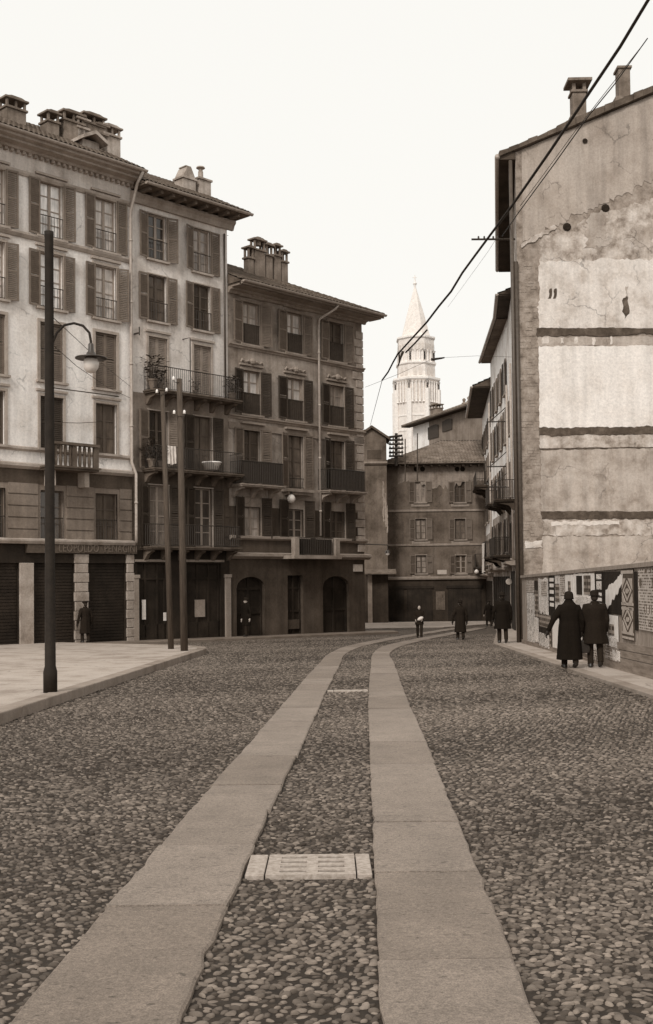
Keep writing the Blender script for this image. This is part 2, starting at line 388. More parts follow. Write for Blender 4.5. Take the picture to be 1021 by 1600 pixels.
def window(h, u, z, w, ht, rows=3, shut='open', sw=None, sm='shutter', fm='sash', gm='glass', cm='trimA', cw=.1, proud=.05, head=0., ped=None, sill=True, rail=0., railm='iron', rsolid=False, ajar=None, skip=()):
    if ajar is None: ajar = tuple(random.choice((0, 0, .05, .1, .16, .3)) for _ in range(2))
    k = (round(w, 2), round(ht, 2)); w, ht = k
    o = link('window', cached(('cas',) + k + (cw, proud, head, ped, cm), lambda: casing_mesh(w, ht, cw, proud, head, ped)), M[cm], h.root, (u, 0, z))
    link('frame', cached(('fr',) + k + (rows, fm), lambda: frame_mesh(w, ht, rows)), M[fm], o, (0, .13, 0))
    p = link('pane', cached(('pa',) + k + (gm,), lambda: pane_mesh(w, ht)), M[gm], o, (0, .165, 0))
    if sill:
        link('sill', cached(('si',) + k + (cm,), lambda: MB().box(-w / 2 - cw - .06, w / 2 + cw + .06, -.15, .03, -.09, -.002).mesh('sill')), M[cm], o)
    if rail: link('railing', cached(('ra',) + k + (rail, railm, rsolid), lambda: rail_mesh(w, rail, .13, .0, .011, rsolid)), M[railm], o, (0, -.04 if cw else .02, 0))
    sw = sw or w / 2
    sw = round(sw, 2)
    me = cached(('sh', sw, ht, sm), lambda: shutter_mesh(sw, ht))
    if shut == 'open':
        for i, sx in enumerate((-1, 1)):
            if sx in skip: continue
            s_ = link('shutter', me, M[sm], o, (sx * (w / 2 + .02), -proud - .02, 0), (math.pi + ajar[i]) if sx < 0 else -ajar[i])
            if sx < 0: s_.location.y -= .045
    elif shut == 'closed':
        me = cached(('sh', round(w / 2 - .01, 2), ht, sm), lambda: shutter_mesh(round(w / 2 - .01, 2), ht))
        for sx in (0, 1): link('shutter', me, M[sm], o, (-w / 2 + .01 if sx == 0 else .005, .09, 0))
    return o
def balcony(h, u0, u1, z, d=.8, rh=1.0, m='trimA', solid=False, brackets=4, step=.11, thick=.13):
    w = u1 - u0; c = (u0 + u1) / 2
    mb = MB().box(-w / 2, w / 2, -d, .02, -thick, 0).box(-w / 2 - .04, w / 2 + .04, -d - .04, .02, -.06, -.003)
    o = part('balcony', mb, M[m], h.root, loc=(c, 0, z))
    link('railing', rail_mesh(w - .08, rh, step, d - .05, .012, solid), M['iron'], o)
    for k in range(brackets):
        x = -w / 2 + .2 + (w - .4) * k / (brackets - 1)
        b = MB().prism([(0, 0), (0, -.45), (-.12, -.42), (-.3, -.2), (-d * .85, -.08), (-d * .85, 0)][::-1], -.09, .09)
        me = b.mesh('bracket'); q = link('bracket', me, M[m], o, (x, .02, -thick - .003), math.pi / 2)
        q.rotation_euler = (0, 0, math.pi / 2); q.scale = (1, 1, 1)
    return o
def tile_roof(h, u0, u1, y0, z0, y1, z1, hip0=False, hip1=False, m='tile', per=.21, both=True, parent=None, name='roof', ragged=.03):
    """clay pan tiles as a corrugated stepped sheet rising from the eave (y0,z0) to the ridge (y1,z1), with the far slope behind"""
    n = max(8, int((u1 - u0) / per * 6)); rows = max(3, int((y1 - y0) / .36)); mb = MB(); dy, dz = y1 - y0, z1 - z0
    rr = random.Random(3)
    jit = [[rr.uniform(-1, 1) for _ in range(int((u1 - u0) / per) + 3)] for _ in range(rows + 1)]
    us = [u0 + (u1 - u0) * k / n for k in range(n + 1)]; R = []
    for i in range(rows * 2):
        t = (i // 2 + (i % 2) * .97) / rows; step = .05 * (1 - (i % 2))
        row = []
        for u in us:
            lim = 1.
            if hip0: lim = min(lim, (u - u0) / dy)
            if hip1: lim = min(lim, (u1 - u) / dy)
            tt = t * max(0., lim); q = (u - u0) / per; j = jit[i // 2][int(q)]
            row.append((u, y0 + dy * tt + j * ragged * (1 if i == 0 else .3), z0 + dz * tt + .05 * abs(math.sin(math.pi * q)) + step + j * .012))
        R.append(row)
    W = n + 1
    mb.add([p for row in R for p in row], [(i * W + k, i * W + k + 1, (i + 1) * W + k + 1, (i + 1) * W + k) for i in range(len(R) - 1) for k in range(n)])
    a = u0 + (dy if hip0 else 0); b = u1 - (dy if hip1 else 0); zr = z1 + .06
    if both: mb.add([(a, y1, zr), (b, y1, zr), (u1, 2 * y1 - y0, z0), (u0, 2 * y1 - y0, z0)], [(0, 1, 2, 3)])
    if hip1: mb.add([(b, y1, zr), (u1, y0, z0), (u1, 2 * y1 - y0, z0)], [(0, 1, 2)])
    if hip0: mb.add([(a, y1, zr), (u0, y0, z0), (u0, 2 * y1 - y0, z0)], [(0, 2, 1)])
    mb.add([(u0, y0, z0 - .03), (u1, y0, z0 - .03), (u1, 2 * y1 - y0, z0 - .03), (u0, 2 * y1 - y0, z0 - .03)], [(0, 3, 2, 1)])
    mb.add([(u0, y0, z0 - .03), (u1, y0, z0 - .03), (u1, y0, z0 + .05), (u0, y0, z0 + .05)], [(0, 1, 2, 3)])
    if not hip0: mb.add([(u0, y0, z0 - .03), (u0, y1, zr), (u0, 2 * y1 - y0, z0 - .03)], [(0, 1, 2)])
    if not hip1: mb.add([(u1, y0, z0 - .03), (u1, y1, zr), (u1, 2 * y1 - y0, z0 - .03)], [(0, 2, 1)])
    me = mb.mesh(name); me.polygons.foreach_set('use_smooth', [False] * len(me.polygons))
    return link(name, me, M[m], parent or h.root)
def chimney(roof, u, y, z, w, d, ht, style='open', m='chimney', label=None, hh=.28):
    """shaft, ledge, then either an open smoke chamber on little piers under a slab, a tiled hood or a flue pipe"""
    if style == 'open': ht = max(.1, ht - .6)
    mb = MB().box(-w / 2, w / 2, -d / 2, d / 2, -1.2, ht)
    mb.box(-w / 2 - .06, w / 2 + .06, -d / 2 - .06, d / 2 + .06, ht + .003, ht + .1)
    t = ht + .103
    if style == 'open':
        p = .1
        n = max(1, round(w / .55))
        for k in range(n + 1):
            x = -w / 2 + (w - p) * k / n
            mb.box(x, x + p, -d / 2, -d / 2 + p, t, t + hh); mb.box(x, x + p, d / 2 - p, d / 2, t, t + hh)
        mb.box(-w / 2 - .09, w / 2 + .09, -d / 2 - .09, d / 2 + .09, t + hh + .003, t + hh + .09)
        mb.prism([(-w / 2 - .04, t + hh + .093), (w / 2 + .04, t + hh + .093), (w / 2 * .5, t + hh + .17), (-w / 2 * .5, t + hh + .17)], -d / 2 - .03, d / 2 + .03)
    elif style == 'hood':
        mb.prism([(-w / 2, t), (w / 2, t), (w * .16, t + .5), (-w * .16, t + .5)], -d / 2, d / 2)
        mb.box(-w * .22, w * .22, -d * .4, d * .4, t + .503, t + .56)
    elif style == 'pipe':
        mb.lathe([(.13, 0), (.12, .4), (.1, .41), (.1, .5), (.22, .56), (.19, .62), (.05, .66)], 10, (0, 0, t))
    elif style == 'slab':
        p = .13
        for sx in (-1, 1):
            for sy in (-1, 1): mb.box(sx * (w / 2 - p / 2) - p / 2, sx * (w / 2 - p / 2) + p / 2, sy * (d / 2 - p / 2) - p / 2, sy * (d / 2 - p / 2) + p / 2, t, t + .28)
        mb.box(-w / 2 + .15, w / 2 - .15, -.1, .1, t, t + .08)
        mb.box(-w / 2 - .2, w / 2 + .2, -d / 2 - .2, d / 2 + .2, t + .283, t + .4)
    o = part('chimney', mb, M[m], roof, loc=(u, y, z), bevel=.015)
    if label: o['label'] = label
    return o
def cornice(h, u0, u1, z, prof, m, dent=0., dsize=(.12, .16, .12), name='cornice'):
    """prof = [(out, z)] relative, closed polygon in section; optional dentil or modillion blocks below"""
    mb = MB(); n = len(prof)
    mb.add([(u0, -o, z + q) for o, q in prof] + [(u1, -o, z + q) for o, q in prof],
           [tuple(range(n)), tuple(range(2 * n - 1, n - 1, -1))] + [(i, i + n, (i + 1) % n + n, (i + 1) % n) for i in range(n)])
    if dent:
        k = u0 + dent * .4
        while k < u1 - dsize[0]:
            mb.box(k, k + dsize[0], -dsize[1], .01, z + prof[0][1] - dsize[2], z + prof[0][1] - .003); k += dent
    return part(name, mb, M[m], h.root)
def gutter(h, u0, u1, out, z, r=.09):
    mb = MB(); n = 7; pts = []
    for k in range(n): a = math.pi + math.pi * k / (n - 1); pts.append((-out + r * math.cos(a), z + r * math.sin(a)))
    pts += [(-out + r * .8, z), (-out - r * .8, z)]
    L = len(pts)
    mb.add([(u0, y, q) for y, q in pts] + [(u1, y, q) for y, q in pts], [(i, i + L, (i + 1) % L + L, (i + 1) % L) for i in range(L)] + [tuple(range(L)), tuple(range(2 * L - 1, L - 1, -1))])
    return part('gutter', mb, M['gutter'], h.root)
def pipe(h, pts, r, m='pipe', name='drainpipe'):
    mb = MB().tube(pts, r, 8)
    for p, q in zip(pts[1:], pts[2:]):
        L = (Vector(q) - Vector(p)).length; k = 1.2
        while k < L - .5:
            c = Vector(p).lerp(Vector(q), k / L); mb.lathe([(r * 1.25, -.04), (r * 1.25, .04)], 8, c); k += 2.6
    return part(name, mb, M[m], h.root, True)
# ================================================================== LEFT SIDE: three houses in a row
K = Vector((1.93, 57.26)); DIR = Vector((.687, .727)).normalized()
def PL(u): return (K + DIR * u)
_t = House('probe', 'probe', PL(-30), PL(0)); uAB = _t.u(207, 800) - 30; uBC = _t.u(357.5, 700) - 30
bpy.data.objects.remove(_t.root)
def rects(h, lst, rw=.05):
    out = []
    for xl, xr, yt, yb in lst:
        ym = (yt + yb) / 2; a, b = h.u(xl, ym), h.u(xr, ym); c = (xl + xr) / 2
        zt, zb = h.z(c, yt), h.z(c, yb)
        w = round(round((b - a) / rw) * rw, 2); q = round(round((zt - zb) / rw) * rw, 2)
        out.append(((a + b) / 2, zb, w, q))
    return out
def ops(ws): return [(u - w / 2, u + w / 2, z, z + q) for u, z, w, q in ws]

# ---- house A (left edge, pale plaster over a rusticated first floor and shops)
uA0 = -29.
A = House('town_house', 'tall pale plaster house with rusticated lower floor and shop sign at left edge', PL(uA0), PL(uAB))
LA = A.L
c2 = rects(A, [(151, 180, 311, 393), (151, 179, 416, 499), (151, 179, 521, 608), (151, 179, 632, 709), (152, 180, 771, 846)])
sp = A.u(166, 350) - A.u(81.5, 330)
c2 = [(A.u(165.8, 600), z, 1.05, q) for u, z, w, q in c2]
colsA = [[(u - k * sp, z, w, q) for u, z, w, q in c2] for k in range(6) if c2[0][0] - k * sp > 1.0]
allA = [w for c in colsA for w in c]
zTopA = A.z(150, 241, .93) - .42              # underside of the cornice
zFr = A.z(140, 303)               # foot of the grey frieze
zRus = A.z(150, 762); zLedge = A.z(150, 741); zSign = A.z(150, 851)
shopsA = [(A.u(138, 930), A.u(197, 930), .12, zSign - .75)]
pitchS = A.u(197, 930) - A.u(117, 930)
for k in range(1, 4):
    a, b = shopsA[0][0] - k * pitchS, shopsA[0][1] - k * pitchS
    if a > .3: shopsA.append((a, b, .12, zSign - .75))
wall(A, 0, LA, zRus, zFr, [o for o in ops(allA) if o[2] > zRus - .3], 11., M['plasterA'])
wall(A, 0, LA, zFr + .001, zTopA + .4, [], 11., M['frieze'])
wall(A, .0, LA, -.6, zSign - .002, [(a, b, -.2, d) for a, b, c, d in shopsA], 11., M['shopdark'])
# rustication courses of the first floor
mb = MB(); zz = zSign + .12
lo_ops = [o for o in ops(allA) if o[2] < zRus - .3]
while zz < zRus - .3:
    edges = [0.] + sorted([q for o in lo_ops if o[2] - .1 < zz + .2 < o[3] + .1 for q in (o[0] - .12, o[1] + .12)]) + [LA - .05]
    for a, b in zip(edges[::2], edges[1::2]): mb.box(a, b, -.045, .02, zz, zz + .4)
    zz += .45
wall(A, .0, LA, zSign - .001, zRus - .001, [o for o in ops(allA) if o[2] < zRus - .3], 11., M['plasterAlow'], extra=mb)
cornice(A, 0, LA + .12, zTopA, [(0, 0), (.2, 0), (.25, .08), (.58, .12), (.58, .2), (.8, .24), (.86, .4), (0, .4)], 'trimA', .26, (.12, .16, .12))
cornice(A, 0, LA + .02, zFr - .05, [(0, 0), (.06, 0), (.1, .1), (.1, .18), (0, .2)], 'trimA')
zb = A.z(150, 399)
cornice(A, 0, LA + .02, zb, [(0, 0), (.06, 0), (.13, .12), (.13, .2), (0, .24)], 'trimA', name='string_course')
cornice(A, 0, LA + .02, zLedge, [(0, 0), (.08, 0), (.2, .1), (.2, .2), (0, .26)], 'trimA', name='string_course')
cornice(A, 0, LA + .02, A.z(150, 714), [(0, 0), (.06, 0), (.12, .06), (.12, .14), (0, .18)], 'trimA', name='string_course')
for ci, c in enumerate(colsA):
    for r, (u, z, w, q) in enumerate(c):
        if r < 2: window(A, u, z, w, q, 4, 'open', .5, gm='glasslight', head=.06, cw=.12, rail=.85)
        elif r == 2: window(A, u, z, w, q, 3, 'closed', head=.0, cw=.12, sm='shutter')
        elif r == 3: window(A, u, z, w, q, 3, 'closed' if ci % 2 else None, head=.05, cw=.1, sm='shutterdark', gm='glassdark', fm='sashdark')
        else: window(A, u, z, w, q, 3, None, cw=.0, proud=.02, gm='glassdark', fm='sashdark', rail=.9, sill=False)
ra = tile_roof(A, 0, LA + .15, -.85, zTopA + .46, 4.6, zTopA + .46 + 2.9, hip1=False, per=.22)
gutter(A, 0, LA + .15, .93, zTopA + .42, .1)
def ridge_at(zeave, y): return zeave + (y + .85) * .40
for (px, py, w, ht, st, mm) in [(78, 212, .55, .9, 'open', 'chimney'), (110, 212, 1.0, .9, 'open', 'chimney'), (124, 216, .55, .75, 'open', 'chimneypale'), (142, 219, 1.05, 1.0, 'open', 'chimney'), (154, 225, .55, .75, 'open', 'chimney'), (170, 236, .85, 1.0, 'open', 'chimneypale'), (20, 196, .9, 1.0, 'open', 'chimney')]:
    yy = 2.2; u_, z_ = A.fp(px, py, -yy)
    chimney(ra, u_, yy, z_, w, .6, ht + .15, st, mm)
# small tiled dormer hood among the chimneys
u_, z_ = A.fp(143, 222, -.9)
mb = MB().prism([(-.62, -.06), (-.62, .08), (0, .42), (.62, .08), (.62, -.06), (0, .26)][::-1], -.35, 1.).box(-.42, .42, .02, .95, -.5, .06)
part('dormer', mb, M['chimneypale'], ra, loc=(u_, .9, z_ + .0))
# balcony with a masonry parapet at the first floor
ub0, ub1 = A.u(60, 720), A.u(136, 720); zb = A.z(120, 733)
mb = MB().box(ub0, ub1, -.85, .0, zb - .16, zb).box(ub0 - .06, ub1 + .06, -.92, .02, zb - .07, zb - .003)
for a in (ub0, (ub0 + ub1) / 2 - .1, ub1 - .2): mb.box(a, a + .2, -.83, -.68, zb + .001, zb + .82)
mb.box(ub0 - .03, ub1 + .03, -.88, -.64, zb + .823, zb + .93)
bo = part('balcony', mb, M['trimdark'], A.root)
part('frieze', MB().box(0, LA - .01, -.02, .0, zRus - .0, zLedge - .003), M['plasterBlow'], A.root)  # dark plate, the shade under the ledge put into its colour
mb = MB()
k = ub0 + .3
while k < ub1 - .25:
    mb.lathe([(.05, 0), (.075, .2), (.045, .45), (.07, .7), (.05, .82)], 8, (k, -.755, zb + .001)); k += .22
part('baluster', mb, M['trimdark'], bo)
for a in (ub0 + .25, ub1 - .45):
    part('bracket', MB().prism([(a, zb - .163), (a, zb - .75), (a + .22, zb - .75), (a + .22, zb - .163)][::-1], -.5, -.02), M['trimA'], bo)
# shop fronts: stone piers, roller doors and the sign board
for i, (a, b, c, d) in enumerate(shopsA):
    mb = MB().box(a, b, .16, .22, -.3, d)
    k = 0.
    while k < d: mb.box(a + .02, b - .02, .13, .162, k, k + .1); k += .125
    part('roller_door', mb, M['shopdark'], A.root)
for (x0, x1) in ((117, 137), (198, 208)):
    a, b = A.u(x0, 930), A.u(x1, 930); mb = MB(); z_ = -.3; j = 0
    while z_ < zSign - .75:
        mb.box(a - (.03 if j % 2 else 0), b + (.03 if j % 2 else 0), -.07 - .01 * (j % 2), .03, z_, z_ + .36); z_ += .38; j += 1
    part('pier', mb, M['quoin'], A.root, bevel=.015)
    for q in (1, 2):
        if x0 == 117: part('pier', MB().box(a - q * pitchS, b - q * pitchS, -.075, .03, -.3, zSign - .75), M['quoin'], A.root, bevel=.015)
us0, us1 = A.u(40, 860), A.u(211, 860); zs1, zs0 = A.z(150, 851.5), A.z(150, 865)
cornice(A, 0, LA, zs1, [(0, 0), (.2, 0), (.26, .1), (.26, .16), (0, .22)], 'trimA', name='shop_cornice')
sb = part('signboard', MB().box(us0, us1, -.16, .0, zs0, zs1 - .003), M['signboard'], A.root)
def text_mesh(txt, size, depth=.012):
    cu = bpy.data.curves.new('txt', 'FONT'); cu.body = txt; cu.size = size; cu.extrude = depth; cu.align_x = 'LEFT'; cu.space_character = 1.12
    o = bpy.data.objects.new('txt', cu); COL.objects.link(o); dg = bpy.context.evaluated_depsgraph_get()
    me = bpy.data.meshes.new_from_object(o.evaluated_get(dg)); bpy.data.objects.remove(o); bpy.data.curves.remove(cu); return me
me = text_mesh('LEOPOLDO  PENAGINI', .44)
xs = [v.co.x for v in me.vertices]; sx = (A.u(209, 860) - A.u(88, 860)) / (max(xs) - min(xs))
lt = link('lettering', me, M['signletter'], sb, (A.u(88, 860), -.175, zs0 + .06)); lt.rotation_euler = (math.pi / 2, 0, 0); lt.scale = (sx, 1, 1)
pz = A.z(208, 310, .5); zp = A.z(208, 830, .12)
pipe(A, [(LA - .05, -.93, zTopA + .34), (LA - .1, -.6, zTopA - .1), (LA - .12, -.16, zTopA - 1.2), (LA - .12, -.14, zLedge + .6), (LA - .02, -.3, zLedge + .1), (LA - .02, -.3, zp), (LA - .02, -.3, zSign + .1)], .065)

# ---- house B (middle of the row, balconies)
B = House('town_house', 'worn pale house with three iron balconies between the corner house and the sign', PL(uAB), PL(uBC))
LB = B.L
b1 = rects(B, [(234, 259, 336, 407), (234, 259, 430, 503), (234, 259, 528, 607), (235, 259, 640, 728), (233, 255, 767, 850)])
b2 = rects(B, [(305, 328, 360, 427), (305, 328, 446, 517), (304, 327, 540, 616), (305, 328, 652, 735), (305, 329, 772, 851)])
u1c, u2c = B.u(247, 600), B.u(316.5, 600)
b1 = [(u1c, z, 1.0, q) for u, z, w, q in b1]; b2 = [(u2c, z, 1.0, q) for u, z, w, q in b2]
zF1, zF2, zF3 = (B.z(290, y, .8) for y in (613.5, 734, 854))
b1[2] = (u1c, zF1 + .02, 1.0, 2.35); b2[2] = (u2c, zF1 + .02, 1.0, 2.35)
b1[3] = (u1c, zF2 + .02, 1.05, 2.5); b2[3] = (u2c, zF2 + .02, 1.05, 2.5)
b1[4] = (u1c, zF3 + .02, 1.05, 2.6); b2[4] = (u2c, zF3 + .02, 1.05, 2.6)
zTopB = B.z(290, 300, 1.07) - .92; zMidB = zF1 - .1; zShopB = zF3 - .15
shB = [(B.u(215, 930), B.u(262, 930), .1, zShopB - .55), (B.u(292, 930), B.u(346, 930), .1, zShopB - .55)]
opsB = ops(b1 + b2)
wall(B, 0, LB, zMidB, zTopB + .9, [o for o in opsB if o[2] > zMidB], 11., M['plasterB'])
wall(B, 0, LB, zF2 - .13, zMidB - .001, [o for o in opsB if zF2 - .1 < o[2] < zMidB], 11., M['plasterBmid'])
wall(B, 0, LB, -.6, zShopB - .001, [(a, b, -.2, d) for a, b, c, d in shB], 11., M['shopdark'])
cornice(B, -.02, LB + .3, zTopB + .25, [(0, 0), (.12, 0), (.2, .2), (.3, .3), (.3, .4), (0, .5)], 'trimA')
# eave: boarded soffit on rafters
mb = MB().box(-.0, LB + .55, -.95, .05, zTopB + .78, zTopB + .84); k = .3
while k < LB + .4: mb.box(k, k + .12, -.9, .02, zTopB + .62, zTopB + .777); k += .62
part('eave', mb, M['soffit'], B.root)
rb = tile_roof(B, 0, LB + .6, -1.0, zTopB + .9, 4.4, zTopB + .9 + 2.75, per=.22)
gutter(B, 0, LB + .6, 1.07, zTopB + .86, .1)
for (px, py, st, w) in [(289.5, 290, 'hood', .75), (314, 298, 'pipe', .72)]:
    u_, z_ = B.fp(px, py, -2.0); chimney(rb, u_, 2.0, z_, w, .65, .2 if st == 'hood' else .4, st, 'chimneypale')
for c in (b1, b2):
    for r in (0, 1): window(B, *c[r], 4, 'open', .5, cw=.05, proud=.03, rail=.85, gm='glass' if r == 0 else 'glassdark', fm='sash' if r == 0 else 'sashdark')
    window(B, *c[2], 3, 'closed', cw=.1, head=.05, sm='shutterpale', sill=False)
window(B, *b1[3], 3, 'open', .55, cw=.05, sm='shutter', gm='glassdark', fm='sashdark', sill=False, ajar=(.15, 1.2))
window(B, *b2[3], 3, 'open', .55, cw=.05, sm='shutterdark', gm='glassdark', fm='sashdark', sill=False, ajar=(.1, .1))
for c in (b1, b2): window(B, *c[4], 4, 'open', .5, cw=.05, sm='shutterdark', sill=False, ajar=(.2, .2))
balcony(B, B.u(217, 600) + .25, LB + .05, zF1, .85, 1.0, 'trimdark', brackets=6)
balcony(B, B.u(215, 728) + .25, LB + .12, zF2, .85, .95, 'trimdark', brackets=6)
balcony(B, B.u(213, 850) + .25, LB + .1, zF3, .7, .95, 'trimdark', brackets=6)
mb = MB(); zz = zF3 + .05
while zz < zF2 - .6:
    edges = [.05] + sorted([q for o in opsB if o[2] - .1 < zz + .2 < o[3] + .1 for q in (o[0] - .6, o[1] + .6)]) + [LB - .02]
    for a, b in zip(edges[::2], edges[1::2]):
        if b > a + .1: mb.box(a, b, -.035, .02, zz, zz + .4)
    zz += .45
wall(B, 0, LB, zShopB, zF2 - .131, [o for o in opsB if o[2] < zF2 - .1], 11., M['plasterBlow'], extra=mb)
for i, (a, b, c, d) in enumerate(shB):
    mb = MB().box(a, b, .17, .2, -.3, d)
    for x in (a + .02, (a + b) / 2 - .35, (a + b) / 2 + .3, b - .1): mb.box(x, x + .08, .1, .168, -.2, d - .02)
    mb.box(a, b, .1, .165, .001, .75).box(a, b, .11, .165, d - .7, d - .62)
    sf = part('shopfront', mb, M['shopdark'], B.root)
    lst = ((226, 6, 937, 968), (259, 5, 957, 970)) if i == 0 else ((313.5, 16, 937, 964),)
    for (x, wpx, y0, y1) in lst:
        u_, z1_ = B.fp(x, y0, -.05); z0_ = B.z(x, y1, -.05); w_ = B.u(x + wpx / 2, 950) - B.u(x - wpx / 2, 950)
        part('notice', MB().box(u_ - w_ / 2, u_ + w_ / 2, .085, .095, z0_, z1_), M['paper'] if i == 0 else M['trimC'], sf)
    part('lintel', MB().box(a - .15, b + .15, -.06, .03, d + .06, d + .16), M['trimC'], B.root)
for x in (207, 352):
    u_ = B.u(x, 930); part('pier', MB().box(max(0.02, u_ - .02), u_ + .3, -.08, .03, -.3, 2.7).box(max(.02, u_ - .06), u_ + .34, -.11, .03, 2.703, 2.85), M['trimC'], B.root, bevel=.01)
pipe(B, [(LB - .25, -.1, zTopB), (LB - .25, -.1, zF1 + .1)], .045, 'pipedark')
part('wire_bracket', MB().tube([(.15, 0, B.z(210, 522)), (.15, -.35, B.z(210, 522))], .035, 6).tube([(.15, -.35, B.z(210, 522) - .1), (.15, -.35, B.z(210, 522) + .25)], .03, 6), M['iron'], B.root)
part('wire_bracket', MB().tube([(u2c - 1.1, 0, B.z(300, 533)), (u2c - 1.1, -.5, B.z(300, 533)), (u2c - 1.1, -.5, zF1)], .025, 6), M['iron'], B.root)

# ---- house C (corner, brown, decorated windows)
C_ = House('corner_house', 'brown stuccoed corner house with arched ground floor beside the street opening', PL(uBC), PL(0))
LC = C_.L
r_ = [rects(C_, l) for l in (
    [(381.5, 402, 476, 540), (449.5, 469, 489, 552), (515.5, 535, 503, 564)],
    [(382, 402.5, 581, 648), (450.5, 469.5, 591, 657), (516, 535, 601, 666)],
    [(384, 402, 672, 757), (452, 471, 681, 763), (515.5, 534.5, 685, 769)],
    [(384, 402, 781, 842), (452, 473, 785, 843), (515.5, 538, 778, 844)])]
uc = [C_.u(393, 660), C_.u(461, 660), C_.u(526, 660)]
hts = [1.95, 2.03, 2.6, 1.88]
rows = [[(uc[i], r_[k][1][1], 1.08, hts[k]) for i in range(3)] for k in range(4)]
zBal = C_.z(460, 763) ; zTer = C_.z(470, 846); zGr = C_.z(470, 874)
rows[2] = [(uc[i], zBal, 1.08, hts[2]) for i in range(3)]
zTopC = C_.z(470, 458, 1.08) - .38; zBand1 = C_.z(460, 555.5); zBand2 = C_.z(460, 661)
arches = [(C_.u(370, 940), C_.u(414, 940)), (C_.u(450, 940), C_.u(474, 940)), (C_.u(505, 940), C_.u(546, 940))]
dh = C_.z(470, 899)
alls = [w for r in rows for w in r]; zSplit = zBal - 1.0
wall(C_, 0, LC, zSplit, zTopC + .4, [o for o in ops(alls) if o[2] > zSplit], 12., M['plasterC'])
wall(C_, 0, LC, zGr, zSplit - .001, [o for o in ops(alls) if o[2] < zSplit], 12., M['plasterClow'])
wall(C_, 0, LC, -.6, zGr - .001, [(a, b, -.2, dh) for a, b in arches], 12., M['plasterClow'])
for i, (a, b) in enumerate(arches):
    w = b - a
    if i != 1:                       # arched heads
        n = 12; pts = [(a, dh)] + [(a, dh - .55)] + [((a + b) / 2 - w / 2 * math.cos(math.pi * k / n), dh - .55 + .5 * math.sin(math.pi * k / n)) for k in range(1, n)] + [(b, dh - .55), (b, dh)]
        part('arch', MB().prism(pts[::-1], -.02, .23), M['plasterClow'], C_.root)
    mb = MB().box(a, b, .245, .3, -.3, dh)
    for x in (a, (a + b) / 2 - .05, b - .1): mb.box(x, x + .1, .17, .243, -.2, dh)
    for z_ in (.0, 1.1, 2.2): mb.box(a + .1, b - .1, .19, .242, z_, z_ + .1)
    part('door', mb, M['shopdark'], C_.root)
part('notice', MB().box(arches[1][0] + .15, arches[1][1] - .15, .12, .16, .3, .75), M['plasterClow'], C_.root)
for i in range(3):
    window(C_, *rows[0][i], 3, 'open', .6, cw=.12, proud=.06, head=.05, ped='arch', cm='trimC', sm='shutter', rail=.95, railm='shutterdark', rsolid=True, gm='glasslight' if i < 2 else 'glassdark', fm='sashdark' if i == 2 else 'sash')
    window(C_, *rows[1][i], 4, 'open', .6, cw=.12, proud=.06, head=.06, ped='scroll', cm='trimC', sm='shutterdark', rail=1.0, railm='shutterdark', rsolid=True, gm='glasslight' if i < 2 else 'glass', fm='sash')
    window(C_, *rows[2][i], 4, 'open', .58, cw=.12, proud=.06, head=.16, cm='trimC', sm='shutter' if i < 2 else 'shutterdark', rail=0, gm='glassdark', fm='sashdark', sill=False)
    window(C_, *rows[3][i], 4, 'open', .58, cw=.06, cm='trimC', sm='shutterdark', gm='glass' if i < 2 else 'glassdark', fm='sash' if i < 2 else 'sashdark', sill=False)
for i in (0, 2): balcony(C_, uc[i] - (1.35 if i == 0 else 1.4), uc[i] + (1.3 if i == 0 else 1.25), zBal - .03, .85, 1.05, 'trimC', True, 3)
part('sill', MB().box(uc[1] - .95, uc[1] + .95, -.4, .02, zBal - .2, zBal - .05).box(uc[1] - .8, uc[1] + .8, -.3, .02, zBal - .34, zBal - .203), M['trimC'], C_.root)
link('railing', rail_mesh(1.1, .5, .12), M['iron'], C_.root, (uc[1], -.03, zBal))
for z_, nm in ((zBand1 - .1, 'string_course'), (zBand2 - .1, 'string_course')):
    cornice(C_, 0, LC + .1, z_, [(0, -.05), (.05, -.05), (.07, .03), (.14, .06), (.14, .12), (0, .14)], 'trimC', name=nm)
cornice(C_, 0, LC + .05, zBand2 - .62, [(0, 0), (.05, 0), (.05, .3), (0, .3)], 'trimC', name='string_course')
cornice(C_, -.0, LC + .12, zTer, [(0, 0), (.05, 0), (.16, .08), (.16, .18), (0, .22)], 'trimC', name='string_course')
cornice(C_, -.0, LC + .25, zGr, [(0, 0), (.1, 0), (.3, .12), (.3, .24), (0, .3)], 'trimC', name='string_course')
# low terrace over the middle bay
a, b = C_.u(437, 868), C_.u(511, 868)
mb = MB().box(a, b, -1.0, .0, zGr + .01, zGr + .17)
for x in (a + .1, b - .35): mb.box(x, x + .28, -.95, -.7, zGr + .173, zGr + 1.0)
tr = part('terrace', mb, M['trimC'], C_.root)
link('railing', rail_mesh(b - a - .8, .85, .12), M['iron'], tr, ((a + b) / 2, -.82, zGr + .173))
part('panel', MB().box(a + .5, b - .5, -.8, -.78, zGr + .2, zGr + .95), M['shopdark'], tr)
mb = MB(); z_ = zGr + .4; j = 0                     # quoins at the street corner
while z_ < zTopC - .6:
    mb.box(LC - (.75 if j % 2 else .5), LC + .04, -.05, .5 if j % 2 else .75, z_, z_ + .38); z_ += .42; j += 1
part('quoin', mb, M['quoin'], C_.root, bevel=.015)
cornice(C_, 0, LC + .2, zTopC - .05, [(0, 0), (.1, 0), (.16, .1), (.3, .14), (.3, .24), (0, .28)], 'trimC')
mb = MB().box(0.02, LC + .62, -.95, 1., zTopC + .245, zTopC + .3).box(LC + .05, LC + .62, 1.001, 12, zTopC + .245, zTopC + .3); k = .3
part('eave', mb, M['soffitdark'], C_.root)
